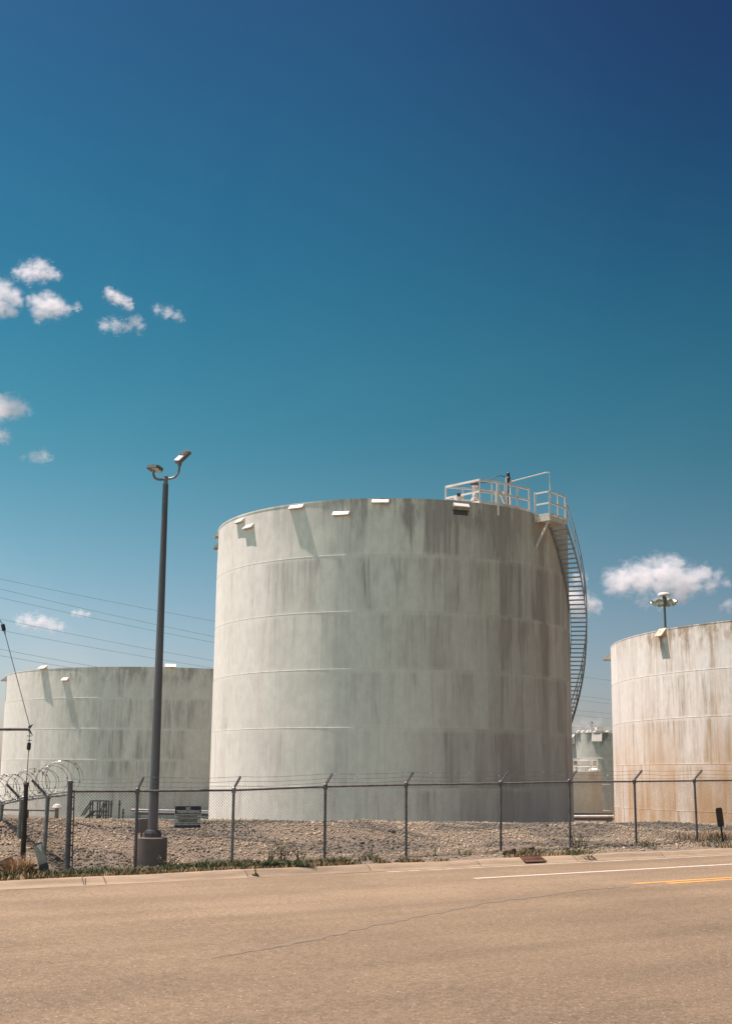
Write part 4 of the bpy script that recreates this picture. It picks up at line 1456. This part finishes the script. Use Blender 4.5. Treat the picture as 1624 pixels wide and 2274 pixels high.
insul(wi, at(3, 1370, GY) - at(13, 1412, GY)); insul(at(64.6, 1657, GY), Vector((0.03, 0, 1)))
for yy in (1634, 1643.5):
    b = MB(); c = at(66, yy, GY); b.lathe(c, [(0, -.008), (.05, -.006), (.05, .006), (0, .008)], 10); b.build('clamp', M['black'], guy)
b = MB(); b.tube([Vector((gb_.x, gb_.y, gbz - .15)), gb_.lerp(gt, .35), gt], [.062, .052, .045], 12); b.lathe(gt, [(.05, -.02), (.058, .03), (.04, .07), (0, .08)], 10)
b.build('anchor_guard', M['dark_brown'], up)

# ------------------------------------------------------------------ leaning pedestal
PY = 24.25
f0 = at(104, 1937, PY); f1 = at(84, 1872, PY)
s_, w_ = to_sw(f0); f0.z = tz(s_, w_) + .02
ax = (f1 - f0); PL = ax.length; ax.normalize()
ped = thing('utility_pedestal', f0, 'leaning grey utility pedestal with cracked dark base in the grass', 'pedestal')
yv = Vector((-.35, .94, 0)); xv = yv.cross(ax).normalized(); yv = ax.cross(xv).normalized()
rP = Matrix((xv, yv, ax)).transposed()
def tap(c0, c1, s0, s1, m, name, parent, ch=.25):
    b = MB(); vs = []
    for t, (sx, sy) in ((0, s0), (1, s1)):
        c = c0.lerp(c1, t)
        for px_, py_ in ((-1, -1 + ch), (-1 + ch, -1), (1 - ch, -1), (1, -1 + ch), (1, 1 - ch), (1 - ch, 1), (-1 + ch, 1), (-1, 1 - ch)):
            vs.append(c + rP @ Vector((px_ * sx / 2, py_ * sy / 2, 0)))
    fs = [tuple(range(8))[::-1], tuple(range(8, 16))] + [(k, (k + 1) % 8, 8 + (k + 1) % 8, 8 + k) for k in range(8)]
    b.add(vs, fs)
    return b.build(name, m, parent)
e0 = f0 - ax * .15
j0 = f0 + ax * PL * .42
skirt = tap(e0, j0 - ax * .002, (.17, .16), (.165, .15), M['plastic_dark'], 'base_skirt', ped)
cover = tap(j0 - ax * .02, f0 + ax * PL * .95, (.175, .16), (.15, .14), M['plastic_green'], 'cover', ped)
cap = tap(f0 + ax * PL * .945, f0 + ax * PL, (.17, .16), (.16, .15), M['plastic_dark'], 'cap', ped, .3)
b = MB(); c = f0 + ax * PL * .85 - yv * .075
b.add([c + xv * -.045 + ax * .06 - yv * .006, c + xv * .06 + ax * .07 - yv * .006, c + xv * .02 - ax * .09 - yv * .012], [(0, 1, 2)]); b.build('torn_label', M['lamp_pale'], cover)
b = MB()
for k in range(5):
    a = j0 - xv * .11 + ax * random.uniform(-.12, .02); b.tube(spl([a, a - xv * random.uniform(.06, .12) + ax * random.uniform(-.02, .04), a - xv * .08 - ax * random.uniform(.1, .28)], 4), .014, 5)
b.build('loose_cable', M['black'], ped)

# weathered slatted crate lid at the left edge
cc = at(12, 1922, 24.4); s_, w_ = to_sw(cc); cc.z = tz(s_, w_)
cr = thing('wooden_crate', cc, 'tilted tan wooden crate with slotted side at the left edge', 'crate')
rC = Matrix.Rotation(R_(-28), 3, 'Y') @ Matrix.Rotation(R_(-12), 3, 'Z')
b = MB(); b.box(cc + Vector((-.05, 0, .16)), (.44, .30, .34), rC); body = b.build('body', M['wood'], cr)
b = MB()
for k in (-.09, .0, .09): b.box(cc + Vector((-.05, 0, .16)) + rC @ Vector((-.02, -.152, k)), (.30, .008, .022), rC)
b.build('slot', M['dark_brown'], body)
b = MB(); b.box(cc + Vector((-.05, 0, .16)) + rC @ Vector((.226, 0, 0)), (.012, .28, .32), rC); b.build('end_board', M['rust'], body)

# ------------------------------------------------------------------ kerb inlet grate
ia, ib = at_w(1158, 1900, 22.84), at_w(1201, 1897, 22.84)
s0, _ = to_sw(ia); s1, _ = to_sw(ib)
zc2 = road_z((s0 + s1) / 2)
gr = thing('storm_drain', sw((s0 + s1) / 2, 22.7, zc2), 'rusty storm drain grate set into the kerb below the large tank', 'drain')
b = MB()
sl_ = Vector((0, 0, 0))
A0, A1 = (22.66, .012), (22.93, .135)
def gpnt(s, t, o=0): return sw(s, A0[0] + (A1[0] - A0[0]) * t, zc2 + A0[1] + (A1[1] - A0[1]) * t + o)
b.prism([gpnt(s0, 0), gpnt(s1, 0), gpnt(s1, 1), gpnt(s0, 1)], (0, 0, .006)); b.build('recess', M['dark_brown'], gr)
b = MB()
for t in (0, .5, 1): b.bar(gpnt(s0, t, .012), gpnt(s1, t, .012), .03, .02)
for k in range(8):
    s = s0 + (s1 - s0) * k / 7; b.bar(gpnt(s, 0, .012), gpnt(s, 1, .012), .035, .02)
b.build('grate_bar', M['rust'], gr)

# rocks, twigs and stray stalk
def rock(x, w, size, label):
    p = at_w(x, 1890, w); s, w = to_sw(p); z = tz(s, w)
    bm = bmesh.new(); bmesh.ops.create_icosphere(bm, subdivisions=3, radius=size)
    for v in bm.verts:
        n = mnoise.fractal(v.co * (2.2 / size * .5) + Vector((x, 0, 0)), 1.0, 2.0, 4)
        v.co *= 1 + .35 * n
        v.co.z *= .8
    me = bpy.data.meshes.new('rock'); bm.to_mesh(me); bm.free()
    me.materials.append(M['rock']); o = bpy.data.objects.new('rock', me); COL.objects.link(o); o.location = (p.x, p.y, z + size * .45)
    tag(o, label, 'rock', 'rocks behind the kerb')
rock(1129, 23.75, .17, 'brown rock just right of the post left of the drain')
rock(1272 - 101, 23.9, .17, 'pointed brown rock behind the storm drain grate')
rock(868 + 0, 27.6, .10, 'small dark stone lying on the gravel slope left of the centre post')
def twigs(x, y, w, label, n, spread, hgt, m):
    p = at_w(x, y, w); s, w2 = to_sw(p); z = road_z(s) + (.11 if w > 22.9 else .01)
    base = Vector((p.x, p.y, z)); b = MB()
    for k in range(n):
        a = random.uniform(0, 6.28); q0 = base + Vector((random.uniform(-.5, .5) * spread, random.uniform(-.3, .3) * spread, 0))
        q1 = q0 + Vector((math.cos(a) * spread * .6, math.sin(a) * spread * .4, random.uniform(.2, 1) * hgt))
        b.tube(spl([q0, q0.lerp(q1, .5) + Vector((0, 0, hgt * .15)), q1], 3), .008, 4)
        for j in range(3):
            c = q0.lerp(q1, .4 + .25 * j); d = Vector((random.uniform(-1, 1), random.uniform(-1, 1), random.uniform(0, .8))).normalized() * .09
            sd = d.cross(Vector((0, 0, 1))).normalized() * .022
            b.quad(c, c + d * .5 + sd, c + d, c + d * .5 - sd)
    o = b.build('branch', m, None, base)
    tag(o, label, 'branch')
twigs(1287, 1886, 22.95, 'broken leafy branch lying over the kerb right of the drain', 16, .5, .18, M['grass'])
twigs(565, 1932, 22.75, 'single stalk sprouting from the kerb joint left of centre', 2, .06, .32, M['grass'])
pp = at_w(182, 1951, 22.7)
b = MB(); b.tube(spl([on_road(180, 1953.5) + Vector((0, 0, .02)), at_w(183, 1948, 22.75), at_w(188, 1943.5, 22.9)], 4), .007, 5)
tag(b.build('twig', M['dark_brown'], None, on_road(180, 1953.5)), 'dark bent twig lying on the left part of the kerb', 'twig')

# leaning marker post on the right
MW = 24.1
m0, m1 = at_w(1604, 1862, MW), at_w(1595, 1803, MW)
s_, _ = to_sw(m0); m0.z = tz(s_, MW) - .05
mk = thing('marker_post', m0, 'leaning brown marker paddle on a thin post at the right end of the fence', 'marker')
axm = (m1 - m0).normalized(); Lm = (m1 - m0).length
b = MB(); b.bar(m0, m0 + axm * Lm * .75, .05, .03); b.build('stake', M['dark_brown'], mk)
xm = Vector((.97, .2, 0)); xm = (xm - axm * xm.dot(axm)).normalized(); ym = axm.cross(xm)
b = MB(); cP = m0 + axm * Lm * .84; rM = Matrix((xm, ym, axm)).transposed(); wp, hp = .10, .32
poly = [(-wp, -hp + .05), (-wp + .04, -hp), (wp - .04, -hp), (wp, -hp + .05), (wp, hp - .05), (wp - .04, hp), (-wp + .04, hp), (-wp, hp - .05)]
poly = [(a, c * .85) for a, c in poly]
b.prism([cP + rM @ Vector((a, -.012, c)) for a, c in poly], rM @ Vector((0, .024, 0))); b.build('paddle', M['dark_brown'], mk)

# ------------------------------------------------------------------ high mast light behind the right tank
HY = 150.0
ht = at(1473.3, 1336, HY); hb_ = at(1476, 1405, HY)
hm = thing('high_mast_light', (hb_.x, HY, FLOOR), 'high mast light with a ring of floodlights rising behind the rust streaked tank', 'light pole')
b = MB(); b.tube([Vector((hb_.x + .1, HY, FLOOR)), Vector((ht.x, HY, ht.z))], [.30, .14], 12); b.build('pole', M['pole'], hm)
b = MB(); b.lathe((ht.x, HY, ht.z), [(.1, -.6), (.42, -.35), (.45, .25), (.2, .6), (.16, .75)], 12); hub = b.build('hub', M['dark_galv'], hm)
b = MB(); b.lathe((ht.x, HY, ht.z + .78), [(.0, -.02), (.80, -.02), (.78, .16), (.55, .32), (0, .36)], 20); b.build('cap', M['lamp_pale'], hm)
M['lamp_glass'] = weathered('flood_reflector', (.42, .45, .36), (.30, .32, .26), .25, .4, 4, .4)
proto = None
for k in range(8):
    a = 2 * math.pi * (k + .3) / 8
    d = Vector((math.cos(a), math.sin(a), 0)); rad = 1.22
    c = Vector((ht.x, HY, ht.z - .02)) + d * rad
    b = MB(); b.tube([Vector((ht.x, HY, ht.z + .05)) + d * .3, c + Vector((0, 0, .12))], .05, 6); 
    axd = (d * .75 + Vector((0, 0, -.65))).normalized(); x = axd.cross(Vector((0, 0, 1))).normalized(); y = axd.cross(x)
    b.lathe(c, [(0, -.38), (.16, -.36), (.18, -.12), (.40, .22), (.43, .30), (.36, .22), (.1, .0), (0, -.02)], 14, True, Matrix((x, y, axd)).transposed())
    b.build('floodlight', M['lamp_glass'], hm)

# ------------------------------------------------------------------ overhead lines
def dsp(x, y, ox, oy, k): return ((ox + x / k) * .55502, (oy + y / k) * .55502)
LN = []
cl = lambda x, y: dsp(x, y, 0, 2250, 1.8044)
cr_ = lambda x, y: dsp(x, y, 2100, 2100, 1.9661)
LN.append(([cl(0, 118), cl(1555, 425), cr_(480, 1200)], 'highest and faintest overhead line over the left tank'))
LN.append(([cl(0, 190), cl(1555, 537), cr_(450, 1347)], 'second highest overhead line, upper one of a close pair'))
LN.append(([cl(0, 253), cl(1555, 580), cr_(440, 1380)], 'third overhead line, just below the second one'))
LN.append(([cl(20, 412), cl(1550, 710), cr_(420, 1460)], 'fourth overhead line, above the cloud by the left insulator'))
LN.append(([cl(0, 488), cl(1480, 753), cr_(400, 1497)], 'fifth overhead line, meeting the left tank rim by the large tank'))
LN.append(([cl(0, 625), cl(735, 760), cr_(375, 1590)], 'sixth overhead line, dropping behind the left tank rim'))
LN.append(([cl(0, 672), cl(545, 765), cr_(300, 1625)], 'lowest overhead line, dipping behind the left tank rim first'))
for P3, lab in LN:
    (xa, ya), (xb, yb), (xc, yc) = P3
    A3 = np.array([[x * x, x, 1] for x in (xa, xb, xc)])
    co = np.linalg.solve(A3, np.array([ya, yb, yc]))
    pts = []
    for x in np.linspace(-300, 1900, 45):
        y = co[0] * x * x + co[1] * x + co[2]
        pts.append(at(x, y, 170 + (x + 300) / 2200 * 160))
    b = MB(); b.tube(pts, .022, 4, False)
    tag(b.build('power_line', M['pipe_dark'], None, pts[0]), lab, 'power line', 'overhead lines behind the tanks')

# ------------------------------------------------------------------ clouds
def cloud_mat(name, puffs, size, dens, seed, wisp):
    m = bpy.data.materials.new(name)
    m.use_nodes = True
    nt = m.node_tree
    nt.nodes.clear()
    q = NT(nt)
    out = q.n('ShaderNodeOutputMaterial')
    vol = q.n('ShaderNodeVolumePrincipled')
    vol.inputs['Color'].default_value = (.985, .975, .975, 1)
    vol.inputs['Anisotropy'].default_value = 0.15
    q.l(vol.outputs[0], out.inputs['Volume'])
    p = q.obj()
    sh = q.n('ShaderNodeVectorMath', operation='ADD'); q.l(p, sh.inputs[0]); sh.inputs[1].default_value = (seed * 713., seed * 177., 0)
    nz = q.n('ShaderNodeTexNoise'); nz.inputs['Scale'].default_value = 1.6 / size; nz.inputs['Detail'].default_value = 3; q.l(sh.outputs[0], nz.inputs['Vector'])
    wv = q.n('ShaderNodeVectorMath', operation='SUBTRACT'); q.l(nz.outputs['Color'], wv.inputs[0]); wv.inputs[1].default_value = (.5, .5, .5)
    ws = q.n('ShaderNodeVectorMath', operation='SCALE'); q.l(wv.outputs[0], ws.inputs[0]); ws.inputs['Scale'].default_value = size * .6
    pw = q.n('ShaderNodeVectorMath', operation='ADD'); q.l(p, pw.inputs[0]); q.l(ws.outputs[0], pw.inputs[1])
    fld = None
    for (c, r) in puffs:
        dv = q.n('ShaderNodeVectorMath', operation='DISTANCE'); q.l(pw.outputs[0], dv.inputs[0]); dv.inputs[1].default_value = c
        v = q.math('SUBTRACT', 1.0, q.math('DIVIDE', dv.outputs['Value'], r * 1.25))
        fld = v if fld is None else q.math('SMOOTH_MAX', fld, v, .25)
    st = q.n('ShaderNodeVectorMath', operation='MULTIPLY'); q.l(sh.outputs[0], st.inputs[0]); st.inputs[1].default_value = (.8, 1.0, 1.15)
    fine = q.noise(st.outputs[0], 3.2 / size, 8, 0.66, 0.5)
    f2 = q.math('ADD', fld, q.math('MULTIPLY', q.math('SUBTRACT', fine, 0.53), wisp * 2.7))
    dn = q.math('MULTIPLY', q.ramp(f2, 0.02, 0.95), dens * .45)
    q.l(dn, vol.inputs['Density'])
    return m

def cloud(pufs, label, Y=2400., dens=.035, wisp=.9, seed=1.0):
    """pufs: (x, y, radius) in picture pixels, turned into real puffs at range Y"""
    k = Y / F
    P = [(at(x, y, Y + random.uniform(-.4, .4) * r * k), r * k) for x, y, r in pufs]
    cen = sum((p for p, _ in P), Vector()) / len(P)
    size = max((p - cen).length + r for p, r in P)
    bm = bmesh.new()
    for p, r in P:
        bmesh.ops.create_icosphere(bm, subdivisions=3, radius=r * 1.45, matrix=Matrix.Translation(p - cen))
    me = bpy.data.meshes.new('hull'); bm.to_mesh(me); bm.free()
    o = bpy.data.objects.new('hull', me); COL.objects.link(o)
    md = o.modifiers.new('r', 'REMESH'); md.mode = 'VOXEL'; md.voxel_size = min(r for _, r in P) * .22
    dg = bpy.context.evaluated_depsgraph_get()
    me2 = bpy.data.meshes.new_from_object(o.evaluated_get(dg))
    bpy.data.objects.remove(o)
    me2.name = 'cloud'
    rm_ = sum(r for _, r in P) / len(P)
    me2.materials.clear()
    me2.materials.append(cloud_mat('cloud_air', [(tuple(p - cen), r) for p, r in P], rm_ * 2.2, dens * 60 / rm_, seed, wisp))
    o = bpy.data.objects.new('cloud', me2); COL.objects.link(o); o.location = cen
    tag(o, label, 'cloud', 'small white clouds')
    return o
cloud([(62, 606, 26), (85, 600, 28), (108, 606, 22), (125, 610, 14), (40, 606, 14)], 'small bright cloud, highest of all, above the upper left cluster', seed=1, wisp=1.1)
cloud([(8, 645, 34), (30, 660, 30), (0, 675, 34), (25, 690, 18), (-25, 660, 45)], 'cloud cut by the left edge in the upper left cluster', seed=2)
cloud([(80, 668, 20), (105, 676, 30), (125, 684, 28), (90, 695, 22), (145, 688, 18), (65, 662, 10)], 'ragged bright cloud right of the edge cloud in the upper left cluster', seed=3, Y=2050.)
cloud([(172, 683, 11), (170, 675, 7)], 'tiny wisp beside the ragged upper left cloud', seed=3.5, dens=.012, wisp=1.2)
cloud([(245, 653, 17), (262, 663, 18), (280, 674, 17), (292, 680, 11)], 'compact slanting cloud right of the upper left cluster', seed=4)
cloud([(235, 722, 18), (260, 722, 20), (285, 722, 15), (300, 715, 18), (312, 725, 13), (310, 738, 9)], 'torn thin cloud below the slanting cloud', seed=5, dens=.018, wisp=1.3)
cloud([(350, 686, 14), (372, 694, 17), (392, 702, 13), (404, 709, 8)], 'thin streak of cloud farthest right of the upper left clouds', seed=6, dens=.014, wisp=1.2)
cloud([(5, 905, 30), (30, 905, 28), (52, 910, 22), (-20, 905, 40)], 'bright cloud at the left edge midway up the sky', seed=7)
cloud([(3, 970, 20), (10, 965, 14), (-15, 968, 24)], 'small cloud at the left edge below the midway cloud', seed=8, dens=.02, wisp=1.2)
cloud([(75, 1015, 16), (95, 1014, 18), (108, 1018, 12), (50, 1015, 9)], 'faint little cloud left of the light pole lamps', seed=9, dens=.012, wisp=1.2)
cloud([(65, 1380, 20), (90, 1382, 22), (115, 1388, 18), (135, 1394, 12), (45, 1376, 13)], 'low flat cloud above the left tank between the overhead lines', seed=10, dens=.03, wisp=1.0, Y=3200)
cloud([(165, 1361, 9), (180, 1362, 11), (194, 1365, 8)], 'tiny low cloud between overhead lines left of the light pole', seed=11, dens=.025, Y=3200)
cloud([(1365, 1290, 30), (1395, 1288, 38), (1430, 1282, 40), (1465, 1272, 40), (1490, 1265, 30), (1505, 1285, 40), (1535, 1290, 34), (1560, 1272, 22), (1590, 1275, 16), (1575, 1297, 20), (1510, 1318, 24), (1615, 1292, 12), (1470, 1300, 32)], 'large white cloud above the high mast light', seed=12, dens=.04, wisp=.95, Y=2600)
cloud([(1430, 1338, 15), (1455, 1337, 16), (1470, 1345, 14), (1412, 1338, 9)], 'thin cloud remnant behind the high mast lamps', seed=13, dens=.014, wisp=1.2, Y=2600)
cloud([(1290, 1335, 26), (1310, 1346, 22), (1328, 1350, 12), (1270, 1330, 30), (1285, 1360, 20)], 'cloud half hidden by the spiral stair of the large tank', seed=14, dens=.04, Y=2600)
cloud([(1283, 1285, 20), (1292, 1290, 14)], 'small cloud behind the upper stair handrail', seed=15, dens=.02, Y=2600)
cloud([(1600, 1348, 12), (1618, 1343, 16), (1645, 1340, 20)], 'small cloud at the right edge below the large white cloud', seed=16, dens=.02, wisp=1.1, Y=2600)
cloud([(1300, 1610, 20), (1325, 1606, 16), (1280, 1615, 18)], 'faint low cloud over the far small tank in the gap', seed=17, dens=.010, Y=4200)

for o in bpy.data.objects:
    if '_o' in o:
        del o['_o']
